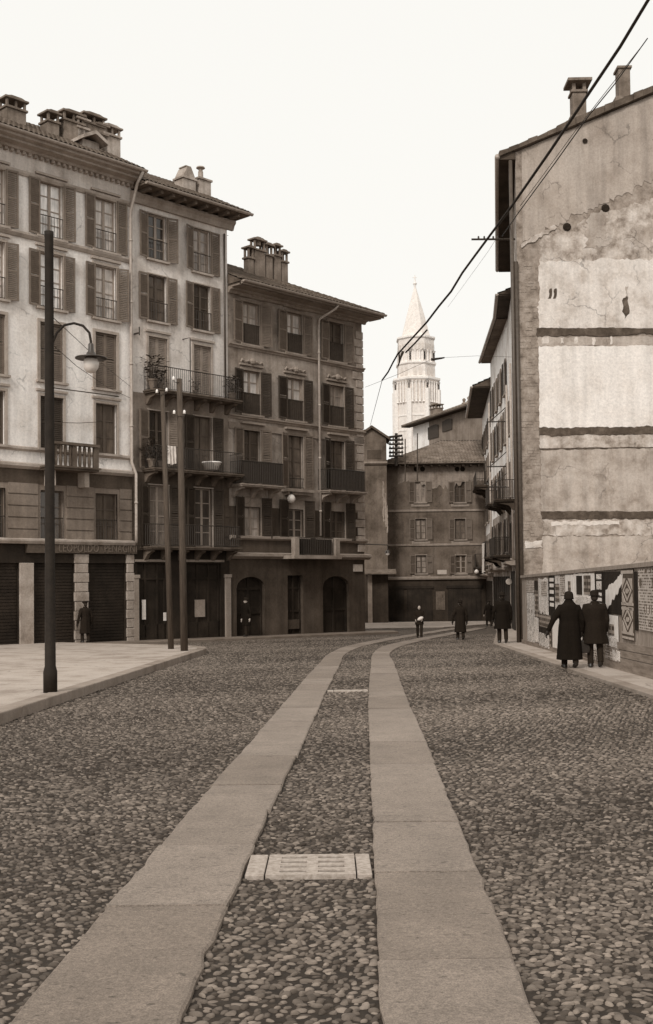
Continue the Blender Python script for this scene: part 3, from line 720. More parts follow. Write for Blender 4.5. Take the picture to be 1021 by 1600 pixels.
mb = MB().box(.02, LC + .64, -.98, -.9, zTopC + .2, zTopC + .36).box(.02, LC + .62, -.8, -.02, zTopC + .18, zTopC + .243)
part('cornice', mb, M['trimC'], C_.root)
rc = tile_roof(C_, 0.02, LC + .68, -1.0, zTopC + .37, 4.6, zTopC + .37 + 2.6, hip1=True, per=.22)
gutter(C_, 0.02, LC + .66, 1.08, zTopC + .36, .1)
u_p = C_.u(496, 600)
pipe(C_, [(u_p + .45, -1.05, zTopC + .28), (u_p + .38, -.95, zTopC + .1), (u_p, -.2, zTopC - .35), (u_p, -.14, zTopC - .8), (u_p, -.14, zTer + .3)], .06)
for (px, py, w, ht, st) in [(389, 412, .36, .8, 'open'), (403, 414, .72, 1.25, 'open'), (418, 417, .42, 1.1, 'open'), (431, 419, .44, 1.15, 'open'), (442, 424, .42, 1.0, 'open')]:
    u_, z_ = C_.fp(px, py, -2.4); chimney(rc, u_, 2.4, z_, w, .36, ht, st, 'chimney', hh=.42)
u_, z_ = C_.fp(403, 381, -2.4); 
part('chimney', MB().lathe([(.16, 0), (.16, .2), (.22, .22), (.2, .4), (.08, .45)], 10), M['chimney'], rc, loc=(u_, 2.4, z_ - .1))
pl = part('wall_plate', MB().box(C_.u(552, 887), C_.u(565, 887), -.09, .0, C_.z(558, 893), C_.z(558, 882)), M['plate'], C_.root)

# ================================================================== END OF THE STREET
D = House('end_house', 'stained old house with tiled roof closing the end of the street', (2.2, 86.), (14.6, 85.8))
LD = D.L
dz0 = D.z(690, 905); dTop = D.z(690, 727)
dw = [rects(D, l) for l in ([(650.5, 665, 752, 785), (712.5, 726, 753, 785)], [(650.5, 665, 812, 843), (712.5, 726, 812, 843)], [(650.5, 665, 869, 896), (712.5, 726, 869, 896)])]
dcu = [D.u(657.5, 800), D.u(719.3, 800)]
dwin = [[(dcu[i], r[i][1], .8, 1.6 if k < 2 else 1.4) for i in range(2)] for k, r in enumerate(dw)]
dl = D.u(600, 800)
wall(D, dl, LD, dz0, dTop, ops([w for r in dwin for w in r]), 9., M['plasterD'])
wall(D, dl, LD, -.6, dz0 - .001, [], 9., M['shopD'])
for k, r in enumerate(dwin):
    for i, w in enumerate(r):
        o = window(D, *w, 3, 'open', .46, cw=.06, proud=.03, cm='trimC', sm='shutter', gm='glassdark' if i else 'glass', fm='sash' if (i + k) % 3 == 0 else 'sashdark', sill=True)
        part('apron', MB().box(-.7, .7, -.06, .02, -.32, -.12), M['plasterDlight'], o)
mb = MB(); rr = random.Random(5); n = 40; ua, ub = D.u(622, 745), D.u(757, 745); pts = []
for k in range(n + 1):
    t = k / n; pts.append((ua + (ub - ua) * t, D.z(690, 757) + rr.uniform(-.25, .2) + .5 * math.sin(t * 9) * .4))
for k in range(n):
    mb.add([(pts[k][0], -.012, pts[k][1]), (pts[k + 1][0], -.012, pts[k + 1][1]), (pts[k + 1][0], -.012, dTop - .02), (pts[k][0], -.012, dTop - .02)], [(0, 1, 2, 3)])
# keep the paler plaster off the window heads
part('plaster_patch', mb, M['plasterDlight'], D.root)
for x in (650.5, 660.5, 714.5, 723):
    u_, z_ = D.fp(x, 733); part('vent', MB().lathe([(.19, 0), (.19, .03)], 12, (0, 0, 0)), M['dark'], D.root, loc=(u_, -.016, z_)).rotation_euler = (math.pi / 2, 0, 0)
for y in (799, 852.5): cornice(D, dl, LD, D.z(690, y), [(0, 0), (.08, 0), (.08, .14), (0, .16)], 'trimC', name='string_course')
cornice(D, dl, LD, dz0 - .02, [(0, 0), (.15, 0), (.2, .1), (.2, .2), (0, .24)], 'trimC', name='string_course')
mb = MB().box(dl - .3, LD, -.7, .02, dTop, dTop + .1); k = dl
while k < LD: mb.box(k, k + .12, -.65, .0, dTop - .14, dTop - .002); k += .6
part('eave', mb, M['soffitdark'], D.root)
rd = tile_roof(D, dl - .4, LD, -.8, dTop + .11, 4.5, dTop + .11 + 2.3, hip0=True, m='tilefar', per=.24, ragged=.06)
u_, z_ = D.fp(691, 894); part('street_sign', MB().box(u_ - .36, u_ + .36, -.05, -.005, z_ - .17, z_ + .17), M['plate'], D.root, bevel=.01)
for (x0, x1) in ((606, 632), (636, 676), (700, 752)):
    a, b = D.u(x0, 940), D.u(x1, 940)
    mb = MB().box(a, b, -.06, .0, .1, dz0 - .7)
    k = a
    while k < b: mb.box(k, k + .06, -.09, -.058, .1, dz0 - .7); k += .35
    mb.box(a - .1, b + .1, -.12, .0, dz0 - .697, dz0 - .5).box(a, b, -.1, -.058, .1, .8)
    part('shopfront', mb, M['shopdark'], D.root)
a, b = D.u(681.5, 940), D.u(695.5, 940)
part('notice', MB().box(a, b, -.04, -.005, D.z(688, 953), D.z(688, 924)), M['plasterD'], D.root)
# gabled wing seen beside the corner house
W_ = House('gabled_wing', 'narrow gabled house between the brown corner house and the end house', (-3., 83.2), (D.A.x + dl + .1, 83.0))
LW = W_.L; wTop = W_.z(590, 690); pk = W_.fp(581, 669); rt = W_.fp(606, 684)
wall(W_, 0, LW, W_.z(590, 893), wTop, [], 2.6, M['plasterD'])
wall(W_, 0, LW, -.6, W_.z(590, 893) - .001, [], 2.6, M['shopD'])
mb = MB().prism([(pk[0] - 4.2, wTop + .001), (LW - .02, wTop + .001), (LW - .02, rt[1]), (pk[0], pk[1]), (pk[0] - 4.2, rt[1])], 0., 2.6)
part('gable', mb, M['plasterD'], W_.root)
mb = MB()
for s_ in (-1, 1):
    x1 = LW + .25 if s_ > 0 else pk[0] - 4.4
    sl = (rt[1] - pk[1]) / (LW - .02 - pk[0]); zz1 = pk[1] + sl * abs(x1 - pk[0])
    mb.add([(pk[0], -.25, pk[1] + .02), (x1, -.25, zz1 + .02), (x1, 3., zz1 + .02), (pk[0], 3., pk[1] + .02), (pk[0], -.25, pk[1] + .2), (x1, -.25, zz1 + .2), (x1, 3., zz1 + .2), (pk[0], 3., pk[1] + .2)],
           [(0, 3, 2, 1), (4, 5, 6, 7), (0, 1, 5, 4), (1, 2, 6, 5), (2, 3, 7, 6), (3, 0, 4, 7)])
part('roof', mb, M['tile'], W_.root)
a, b = W_.u(574, 710), W_.u(596, 710)
part('window', MB().box(a, b, -.03, .0, W_.z(590, 717), W_.z(590, 703)), M['plasterClow'], W_.root)
cornice(W_, 0, LW + .05, W_.z(600, 726), [(0, 0), (.1, 0), (.2, .1), (.2, .2), (0, .24)], 'trimC', name='string_course')
mb = MB(); zz = W_.z(600, 893); x0, x1 = W_.u(570, 893), W_.u(619, 893)
mb.add([(x0, -.9, zz - .2), (x1, -.9, zz - .2), (x1, 0, zz + .1), (x0, 0, zz + .1), (x0, -.9, zz - .12), (x1, -.9, zz - .12), (x1, 0, zz + .18), (x0, 0, zz + .18)], [(0, 3, 2, 1), (4, 5, 6, 7), (0, 1, 5, 4), (1, 2, 6, 5), (2, 3, 7, 6), (3, 0, 4, 7)])
part('canopy', mb, M['plasterD'], W_.root)
part('pier', MB().box(W_.u(575, 930), W_.u(582, 930), -.12, .0, -.4, zz - .25), M['wallfar'], W_.root)
for (x_, y_, n_) in ((599, 752, 26), (602.5, 770, 22), (605, 790, 18)):
    a_ = W_.u(x_, y_); rr_ = random.Random(n_); Lp, Rp = [], []
    for k_ in range(n_):
        zz_ = W_.z(x_, y_) - k_ * .12; Lp.append((a_ - rr_.uniform(.01, .09), zz_)); Rp.append((a_ + rr_.uniform(.01, .08), zz_))
    mb = MB()
    for k_ in range(n_ - 1): mb.add([(Lp[k_][0], -.012, Lp[k_][1]), (Rp[k_][0], -.012, Rp[k_][1]), (Rp[k_ + 1][0], -.012, Rp[k_ + 1][1]), (Lp[k_ + 1][0], -.012, Lp[k_ + 1][1])], [(0, 3, 2, 1)])
    part('streak', mb, M['plasterDlight'], W_.root)

# house behind with a hipped roof, below the tower
E_ = House('hipped_house', 'house with low hipped roof and dark shutters behind the end house, under the tower', tuple(at(646, 700, 113.))[:2], tuple(at(772, 700, 97.))[:2])
LE = E_.L; eTop = E_.z(648, 664); 
e2 = rects(E_, [(673.5, 683, 664, 685), (696, 704, 655, 673)])
eT = eTop
wall(E_, 0, LE, -1., eT, ops(e2), 8., M['plasterR'], )
wall(E_, E_.u(671, 680), LE + .02, -1., eT - .12, [], 7., M['wallfar'], name='wall').location = (0, -.02, 0)
for u, z, w, q in e2:
    part('window', MB().box(u - w / 2, u + w / 2, -.06, .0, z, z + q).box(u - w / 2 - .5, u + w / 2 + .5, -.1, -.062, z, z + q - .1), M['shutterdark'], E_.root)
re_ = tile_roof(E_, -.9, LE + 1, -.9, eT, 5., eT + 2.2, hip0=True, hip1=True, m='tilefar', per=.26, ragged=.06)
part('eave', MB().box(-.9, LE + 1, -.88, .02, eT - .14, eT - .031), M['soffitdark'], E_.root)
u_, z_ = E_.fp(682.5, 650, -1.2); chimney(re_, u_, 1.2, z_, 1.3, .8, 1.25, 'open', 'chimney')
for x, y in ((725.5, 632), (733, 629)):
    u_, z_ = E_.fp(x, y, -5); part('finial', MB().lathe([(.12, -.8), (.1, .1), (.25, .3), (.28, .5), (.12, .65), (.2, .9), (.05, 1.05)], 8, (u_, 5, z_ - .4)), M['chimney'], re_)

# ---- the octagonal bell tower in the distance
TY = 190.; tc = at(652, 700, TY); ppm = FPX / TY
def tz(y): return at(652, y, TY).z - gz(TY)
T = thing('bell_tower', 'pale octagonal bell tower with arcaded galleries and pointed spire rising behind the roofs', 'tower', (tc.x, TY, gz(TY)))
R8 = math.pi / 8
def rad(px): return px / 2 / ppm / math.cos(R8) * .985
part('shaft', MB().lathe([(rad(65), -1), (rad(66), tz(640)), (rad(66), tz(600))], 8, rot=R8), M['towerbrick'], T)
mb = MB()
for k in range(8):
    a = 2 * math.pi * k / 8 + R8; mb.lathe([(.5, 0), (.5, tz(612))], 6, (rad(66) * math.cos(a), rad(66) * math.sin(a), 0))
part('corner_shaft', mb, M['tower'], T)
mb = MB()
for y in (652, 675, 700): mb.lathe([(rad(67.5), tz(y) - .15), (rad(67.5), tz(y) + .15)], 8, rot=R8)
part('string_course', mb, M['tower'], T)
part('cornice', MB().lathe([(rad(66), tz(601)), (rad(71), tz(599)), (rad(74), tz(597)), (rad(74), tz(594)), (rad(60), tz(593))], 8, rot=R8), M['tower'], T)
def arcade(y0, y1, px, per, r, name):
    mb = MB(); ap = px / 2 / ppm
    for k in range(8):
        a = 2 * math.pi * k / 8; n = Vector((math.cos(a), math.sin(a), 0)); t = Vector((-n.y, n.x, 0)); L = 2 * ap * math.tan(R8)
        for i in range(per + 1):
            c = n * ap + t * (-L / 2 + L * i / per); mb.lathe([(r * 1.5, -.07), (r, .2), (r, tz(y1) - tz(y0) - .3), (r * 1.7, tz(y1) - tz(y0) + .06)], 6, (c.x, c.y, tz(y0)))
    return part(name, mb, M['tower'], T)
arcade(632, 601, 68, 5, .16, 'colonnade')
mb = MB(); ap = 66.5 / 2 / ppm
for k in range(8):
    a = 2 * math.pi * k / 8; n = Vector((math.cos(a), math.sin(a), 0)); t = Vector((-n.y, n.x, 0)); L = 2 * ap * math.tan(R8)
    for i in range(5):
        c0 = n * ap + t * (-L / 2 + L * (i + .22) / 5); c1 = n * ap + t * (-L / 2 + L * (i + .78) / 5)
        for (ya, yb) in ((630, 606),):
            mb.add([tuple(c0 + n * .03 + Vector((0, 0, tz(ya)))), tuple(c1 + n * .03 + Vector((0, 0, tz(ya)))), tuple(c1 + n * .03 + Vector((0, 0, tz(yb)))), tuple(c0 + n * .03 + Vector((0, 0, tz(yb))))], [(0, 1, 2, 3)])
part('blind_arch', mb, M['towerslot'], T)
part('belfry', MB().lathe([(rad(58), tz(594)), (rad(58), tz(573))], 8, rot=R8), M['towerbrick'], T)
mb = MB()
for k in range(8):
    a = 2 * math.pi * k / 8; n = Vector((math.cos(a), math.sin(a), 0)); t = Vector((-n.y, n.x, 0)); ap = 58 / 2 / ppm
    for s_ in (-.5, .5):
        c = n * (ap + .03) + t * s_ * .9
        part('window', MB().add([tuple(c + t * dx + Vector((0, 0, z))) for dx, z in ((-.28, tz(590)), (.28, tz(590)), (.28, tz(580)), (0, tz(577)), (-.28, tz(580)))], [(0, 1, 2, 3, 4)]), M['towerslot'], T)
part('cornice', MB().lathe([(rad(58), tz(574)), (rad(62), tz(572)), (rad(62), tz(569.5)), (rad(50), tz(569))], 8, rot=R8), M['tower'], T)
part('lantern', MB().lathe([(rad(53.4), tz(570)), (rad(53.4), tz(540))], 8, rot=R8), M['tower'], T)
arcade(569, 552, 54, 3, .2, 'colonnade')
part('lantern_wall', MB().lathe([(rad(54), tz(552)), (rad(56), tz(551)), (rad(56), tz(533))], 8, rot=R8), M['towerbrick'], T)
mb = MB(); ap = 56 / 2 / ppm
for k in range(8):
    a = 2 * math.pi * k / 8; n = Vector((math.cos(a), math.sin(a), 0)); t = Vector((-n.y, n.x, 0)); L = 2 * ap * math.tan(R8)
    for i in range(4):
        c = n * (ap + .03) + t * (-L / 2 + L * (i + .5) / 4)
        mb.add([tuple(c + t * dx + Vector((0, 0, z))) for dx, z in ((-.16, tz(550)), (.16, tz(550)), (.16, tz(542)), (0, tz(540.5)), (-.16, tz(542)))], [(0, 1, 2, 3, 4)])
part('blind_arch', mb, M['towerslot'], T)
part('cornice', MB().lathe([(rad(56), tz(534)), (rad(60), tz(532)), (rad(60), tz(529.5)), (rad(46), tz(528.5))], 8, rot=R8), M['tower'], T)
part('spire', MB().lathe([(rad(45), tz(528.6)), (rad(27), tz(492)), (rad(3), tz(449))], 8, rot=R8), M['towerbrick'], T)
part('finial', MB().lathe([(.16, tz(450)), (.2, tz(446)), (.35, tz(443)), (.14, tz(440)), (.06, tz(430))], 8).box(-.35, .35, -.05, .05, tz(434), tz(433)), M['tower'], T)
# ================================================================== RIGHT SIDE
# blank party wall left by a demolished house
Y1 = 41.6
p0 = at(816, 900, Y1)
G = House('gabled_house', 'tall house with blank mottled party wall, old floor lines and two chimneys at right', (p0.x, Y1), (p0.x + 14, Y1 - .25))
gz0 = lambda x, y: G.fp(x, y)
def roofz(px): return G.fp(px, 233 - (px - 815) * .418)
uR, zR0 = roofz(815); sl = (roofz(990)[1] - zR0) / (roofz(990)[0] - uR); UR = 8.2
back = [at(806, 900, 57.)]
dpt = 15.2; xb = back[0]
# local back corner of the street face
rel = Vector((xb.x, xb.y, 0)) - Vector((G.A.x, G.A.y, 0)); bx, by = rel.dot(G.D), -rel.dot(G.N)
zl = zR0 - .12
mb = MB()
mb.add([(0, 0, -.4), (UR, 0, -.4), (UR + 6, 0, -.4), (UR + 6, 0, zl + sl * UR - 6 * sl), (UR, 0, zl + sl * UR), (0, 0, zl)], [(0, 1, 2, 3, 4, 5)])
gw = mb
mb = MB().add([(bx, by, -.4), (0, 0, -.4), (0, 0, zl), (bx, by, zl)], [(0, 1, 2, 3)]).add([(bx, by, -.4), (UR + 6, by, -.4), (UR + 6, by, 12), (bx, by, zl)], [(0, 3, 2, 1)])
mb.add([(UR + 6, 0, -.4), (UR + 6, by, -.4), (UR + 6, by, 12), (UR + 6, 0, 14)], [(0, 1, 2, 3)])
link('wall', raw(mb, 'wall'), M['plasterRlow'], G.root)
# roof: tiles rising to the right, verge seen edge-on, boarded eave over the street
def rp(u, y, dz=0): return (u + bx * y / by, y, zl + sl * u + dz)
mb = MB(); eo = .62
for (ua, ub, t0, t1) in ((-eo, UR, .03, .2),):
    q = [rp(ua, -.12, t0), rp(ub, -.12, t0), rp(ub, by + .2, t0), rp(ua, by + .2, t0), rp(ua, -.12, t1), rp(ub, -.12, t1), rp(ub, by + .2, t1), rp(ua, by + .2, t1)]
    mb.add(q, [(0, 3, 2, 1), (4, 5, 6, 7), (0, 1, 5, 4), (1, 2, 6, 5), (2, 3, 7, 6), (3, 0, 4, 7)])
q = [(UR, -.12), (UR + 6.4, -.12), (UR + 6.4, by), (UR, by)]
mb.add([(u + (bx * y / by), y, zl + sl * UR - sl * (u - UR) + .2) for u, y in q], [(0, 1, 2, 3)])
rr = random.Random(2); k = -eo
uSt = G.u(858, 212)
while k < UR:                       # ragged verge tiles
    w = .36; t1 = .3 if k > uSt else .22
    mb.box(k, k + w - .01, -.17 - rr.uniform(0, .04), .25, 0, .001)
    mb.v[-8:] = [(x, y, zl + sl * x + (.05 if i < 4 else t1 + rr.uniform(-.02, .03)) - .0) for i, (x, y, z) in enumerate(mb.v[-8:])]
    k += w
rg = part('roof', mb, M['tile'], G.root)
for (px, ptop, w, st, mm) in [(903, 133, .52, 'slab', 'chimney'), (973, 108, .44, 'plain', 'chimney')]:
    u_, zt = G.fp(px, ptop, -.8); zb_ = zl + sl * u_ + .2
    chimney(rg, u_, .8, zb_, w, .55, zt - zb_ - (.4 if st == 'slab' else .1), st, mm)
    part('chimney', MB().box(u_ - .36, u_ + .36, .45, 1.15, zb_ - .3, zb_ + .35), M['chimney'], rg)
# eave box over the street with gutter
mb = MB(); e0, e1 = -eo, -.02
mb.add([(e0, -.1, zl - .3), (e1, -.1, zl - .3), (bx + e1, by, zl - .3), (bx + e0, by, zl - .3), (e0, -.1, zl - .1), (e1, -.1, zl - .02), (bx + e1, by, zl - .02), (bx + e0, by, zl - .1)],
       [(0, 3, 2, 1), (4, 5, 6, 7), (0, 1, 5, 4), (1, 2, 6, 5), (2, 3, 7, 6), (3, 0, 4, 7)])
part('eave', mb, M['soffitdark'], G.root)
part('gutter', MB().tube([(e0 - .07, -.15, zl - .2), (bx + e0 - .07, by, zl - .2)], .1, 8), M['gutter'], G.root, True)
zA = lambda y: G.z(830, y)
for dx, r, mm, zt in ((-.2, .07, 'pipegrey', zl - .35), (-.05, .08, 'pipedark', G.z(815, 410))):
    part('drainpipe', MB().tube([(dx, -.1, zt), (dx + .02, -.1, -.3)], r, 8), M[mm], G.root, True)
# remains of the demolished house: plaster of its rooms, floor lines, brick pier
def panel(name, pts_px, m, proud, jag=.05, seed=0, sub=14, rough_edges=(1, 1, 1, 1)):
    """thin sheet of plaster with broken edges; pts_px = 4 corners TL,TR,BR,BL as seen, laid on the wall"""
    rr = random.Random(seed); P = [Vector(G.fp(*p)) for p in pts_px]; poly = []; drift = 0.
    for i in range(4):
        a, b = P[i], P[(i + 1) % 4]; n = max(2, int((b - a).length / .09)); d = (b - a).normalized(); nn = Vector((-d.y, d.x)); ph = rr.uniform(0, 9)
        for k in range(n):
            t = k / n; drift = drift * .75 + rr.uniform(-1, 1) * jag * .7; j = (rr.uniform(-1, 1) * jag * .7 + drift) * rough_edges[i] * (0 if k == 0 else 1)
            q = a.lerp(b, t) + nn * j; poly.append((q.x, -proud, q.y))
    c = sum((Vector(p) for p in poly), Vector()) / len(poly); n = len(poly)
    mb = MB(); mb.add(poly + [(x, .0, z) for x, y, z in poly], [tuple(range(n))] + [(i, (i + 1) % n, (i + 1) % n + n, i + n) for i in range(n)])
    bm = bmesh.new(); me = raw(mb, name); bm.from_mesh(me); bmesh.ops.triangulate(bm, faces=[f for f in bm.faces if len(f.verts) > 4]); bmesh.ops.recalc_face_normals(bm, faces=bm.faces)
    bm.to_mesh(me); bm.free()
    return link(name, me, M[m], G.root)
XR = 1075
panel('upper_render', [(815, 236), (XR, 128), (XR, 257), (817, 378)], 'gableup', .02, .1, 1, rough_edges=(0, 0, 1, 0))
panel('bare_wall', [(845, 370), (XR, 290), (XR, 411), (846, 414)], 'gablemid', .014, .1, 2)
panel('plaster_patch', [(912, 338), (948, 328), (948, 385), (912, 388)], 'gablegrey', .026, .12, 12)
panel('plaster_patch', [(988, 355), (1020, 345), (1020, 385), (988, 388)], 'gablegrey', .026, .12, 13)
panel('room_plaster', [(843, 409), (XR, 403), (XR, 515), (842, 514)], 'gablebeige', .03, .05, 3)
panel('room_plaster', [(842, 541), (XR, 540), (XR, 668), (843, 670)], 'gablewhite', .034, .02, 4)
panel('room_plaster', [(841, 526), (XR, 527), (XR, 541), (841, 541)], 'gablegrey', .02, .03, 5)
panel('room_plaster', [(844, 680), (XR, 679), (XR, 699), (844, 701)], 'gablemid', .024, .03, 6)
panel('room_plaster', [(844, 703), (XR, 700), (XR, 799), (846, 801)], 'gablegrey', .03, .03, 7)
panel('room_plaster', [(847, 812), (XR, 811), (XR, 834), (848, 836)], 'gablemid', .024, .05, 8)
panel('room_plaster', [(848, 838), (XR, 837), (XR, 1000), (850, 1000)], 'gablegrey', .03, .03, 9)
panel('lime_streak', [(862, 815), (968, 813), (968, 820), (862, 822)], 'white_dab', .034, .04, 10)
panel('floor_line', [(839, 513), (XR, 512), (XR, 523), (840, 526)], 'groove', .045, .03, 20, rough_edges=(.5, 0, 1.3, 1))
panel('floor_line', [(842, 668), (XR, 667), (XR, 678), (843, 680)], 'groove', .045, .03, 21, rough_edges=(1, 0, 1, 1))
panel('floor_line', [(845, 799), (XR, 799), (XR, 810), (847, 811)], 'groove', .045, .03, 22, rough_edges=(.5, 0, .8, 1))
panel('floor_line', [(843, 700.5), (XR, 698), (XR, 699.5), (843, 702)], 'groove', .037, .008, 23)
for i, (x, w) in enumerate(((848, 9), (876, 5), (898, 4.5), (925, 4.5), (953, 4))):
    panel('lime_dab', [(x, 527 + i % 2), (x + w, 527), (x + w, 537), (x, 538)], 'white_dab', .03, .05, 30 + i)
panel('stain', [(972, 470), (980, 462), (984, 486), (976, 499)], 'groove', .036, .045, 40)
panel('stain', [(977, 448), (982, 446), (982, 466), (978, 468)], 'gablegrey', .036, .06, 45)
for x in (858.5, 866): panel('stain', [(x, 452), (x + 4, 451), (x + 2, 467), (x - 2, 467)], 'groove', .036, .03, 41)
for x, y in ((886, 355), (946, 325.5), (914, 221)):
    u_, z_ = G.fp(x, y); o = part('hole', MB().lathe([(.16 if x < 950 and y > 300 else .07, 0), (.1, .02)], 9), M['dark'], G.root, loc=(u_, -.035, z_)); o.rotation_euler = (math.pi / 2, 0, 0)
panel('rake_line', [(814, 382), (867, 352), (870, 357), (815, 388)], 'gablemid', .05, .05, 43)
panel('brick_band', [(821, 845), (848, 844), (848, 856), (821, 857)], 'gablebeige', .03, .03, 44)
mb = MB(); rr = random.Random(9); z_ = -.3; us_ = G.u(846, 800); zt_ = G.z(830, 408)
while z_ < zt_:                       # rubble courses of the exposed end pier
    u_ = .02
    while u_ < us_ - .05:
        w = rr.uniform(.14, .34); w = min(w, us_ - u_)
        if rr.random() < .4: gw.box(u_ + .006, u_ + w - .01, -rr.uniform(.003, .02), .01, z_ + .006, z_ + rr.uniform(.085, .105))
        u_ += w
    z_ += .11
link('wall', raw(gw, 'wall'), M['brick'], G.root)

# houses of the street behind it, seen almost edge-on
def sidehouse(name, label, a, b, pxe, Ya, Yb, ztop, oh, m_up, m_lo, wins, zsplit, soff, pitch=.42, depth=8.):
    A0, B0 = at(b[0], 900, b[1]), at(a[0], 900, a[1])          # face runs far -> near so that -y points to the street
    h = House(name, label, (A0.x, A0.y), (B0.x, B0.y)); zt = ztop - h.A.z; L = h.L
    ow = []
    for (f, z, w, q) in wins: ow.append((f * L, z, w, q))
    lo = [w for w in ow if w[1] < zsplit]; up = [w for w in ow if w[1] >= zsplit]
    wall(h, 0, L, zsplit, zt, ops(up), depth, M[m_up]); wall(h, 0, L, -.6, zsplit - .001, ops(lo), depth, M[m_lo])
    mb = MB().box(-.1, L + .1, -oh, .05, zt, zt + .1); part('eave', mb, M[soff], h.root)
    tile_roof(h, -.15, L + .15, -oh - .05, zt + .11, depth / 2, zt + .11 + pitch * (depth / 2 + oh), per=.24)
    gutter(h, -.15, L + .15, oh + .1, zt + .1, .1)
    for i, (u, z, w, q) in enumerate(ow):
        window(h, u, z, w, q, 3, 'open' if z < zt - 1 else None, .5, cw=.08, proud=.04, sm='shutter' if i % 3 else 'shutterdark', gm='glassdark', fm='sashdark', ajar=(.04, .04))
    return h
zR2 = at(786, 462, 57.).z
grid = lambda fs, zs, w=1., q=1.9: [(f, z, w, q) for z in zs for f in fs]
R1 = sidehouse('narrow_house', 'narrow sunlit house with short dark eave right behind the blank party wall', (806, 57.05), (800, 62), 786, 57, 62, zR2, .62, 'plasterR', 'plasterRlow', grid((.5,), (3.9, 7.2, 10.5)), 6.2, 'soffitdark')
R2 = sidehouse('balcony_house', 'bright plaster house with shutters and iron balconies along the right of the street', (799.6, 62.05), (771.5, 75), 763, 62, 75, zR2, .6, 'plasterR', 'plasterRlow', grid((.14, .38, .62, .86), (4.6, 7.7, 10.8, 13.6)), 7., 'soffit')
zR3 = at(737, 652, 89.).z
R3 = sidehouse('deep_eaved_house', 'bright house with very deep dark eave at the far right end of the street', (771., 75.1), (757.5, 89.5), 735, 75, 89, zR3, 1.15, 'plasterR', 'plasterRlow', grid((.15, .4, .65, .88), (4.4, 7.4, 10.4, 12.8), 1., 1.7), 6.6, 'soffitdark')
for h, f0, f1, z, sol in ((R3, .3, .72, 10.0, True), (R2, .5, .74, 7.5, False), (R2, .24, .5, 4.4, False), (R3, .2, .5, 4.2, True), (R2, .75, 1., 4.4, True), (R1, .0, 1., 6.9, False)):
    balcony(h, h.L * f0, h.L * f1, z, .95, 1., 'soffitdark', sol, 3)
for f, z in ((.95, 11.9), (.93, 9.4), (.97, 8.2)):
    part('wire_bracket', MB().tube([(R2.L * f, 0, z), (R2.L * f, -1.2, z)], .04, 6).tube([(R2.L * f, 0, z + .9), (R2.L * f, -1.0, z + .02)], .03, 6).tube([(R2.L * f, -1.0, z - .3), (R2.L * f, -1.0, z + .3)], .03, 6), M['iron'], R2.root)
for h in (R1, R2, R3):
    cornice(h, 0, h.L, 3.5, [(0, 0), (.2, 0), (.5, .1), (.5, .2), (0, .25)], 'trimC', name='shop_cornice')
    mb = MB()
    for k in range(int(h.L / 1.5)):
        mb.box(.2 + k * 1.5, 1.4 + k * 1.5, -.06, .0, .1, 3.2)
    part('shopfront', mb, M['shopdark'], h.root)
    part('drainpipe', MB().tube([(h.L - .2, -.1, 3.7), (h.L - .2, -.1, zR2 - 2.2 if h is not R3 else zR3 + .8)], .06, 8), M['pipe'], h.root, True)
# linen hung out at an upper balcony
def cloth(name, label, P, w, ht, rz, seed=0):
    rr = random.Random(seed); n, m = 12, 10; vs = []; fs = []
    for j in range(m + 1):
        for i in range(n + 1):
            vs.append(((i / n - .5) * w * (1 - .1 * j / m), .05 * math.sin(i * 1.3 + seed) * (.3 + j / m) + rr.uniform(-.01, .01), -ht * j / m * (1 - .15 * abs(i / n - .4))))
    for j in range(m):
        for i in range(n): fs.append((j * (n + 1) + i, j * (n + 1) + i + 1, (j + 1) * (n + 1) + i + 1, (j + 1) * (n + 1) + i))
    o = part(name, MB().add(vs, fs), M['cloth'], None, True, loc=P, rz=rz); tag(o, label, 'laundry'); return o
def hp(h, f, out, z): return h.A + h.D * (h.L * f) + h.N * out + Vector((0, 0, z))
cloth('hanging_sheet', 'white sheet hung low on the street face of the balconied house', hp(R2, .37, .98, 5.3), 2.6, 1.9, R2.rz, 1)
cloth('hanging_towel', 'white towel hanging from the left end of the middle iron balcony', B.A + B.D * (B.u(249, 710)) + B.N * .86 + Vector((0, 0, zF2 + .95)), .42, .8, B.rz, 2)
o = part('washbasin', MB().lathe([(.05, 0), (.3, .02), (.42, .3), (.46, .32), (.44, .36), (.38, .33), (.05, .08)], 18), M['porcelain'], None, True, loc=B.A + B.D * (B.u(320.5, 724)) + B.N * .45 + Vector((0, 0, zF2 + .12)))
tag(o, 'round white basin standing on the middle iron balcony', 'basin')
def globe_lamp(P, label):
    t = thing('wall_lamp', label, 'lamp', P)
    part('globe', MB().lathe([(.02, -.22), (.13, -.18), (.2, -.06), (.2, .04), (.13, .16), (.06, .2)], 14), M['globe'], t, True)
    part('cap', MB().lathe([(.07, .2), (.09, .22), (.05, .32)], 12).tube([(0, 0, .3), (0, 0, .42)], .02, 6), M['iron'], t)
    return t
P_ = C_.fp(460, 777, .5); globe_lamp(C_.A + C_.D * P_[0] + C_.N * .3 + Vector((0, 0, P_[1] - .05)), 'white globe lamp under the middle window of the brown corner house')
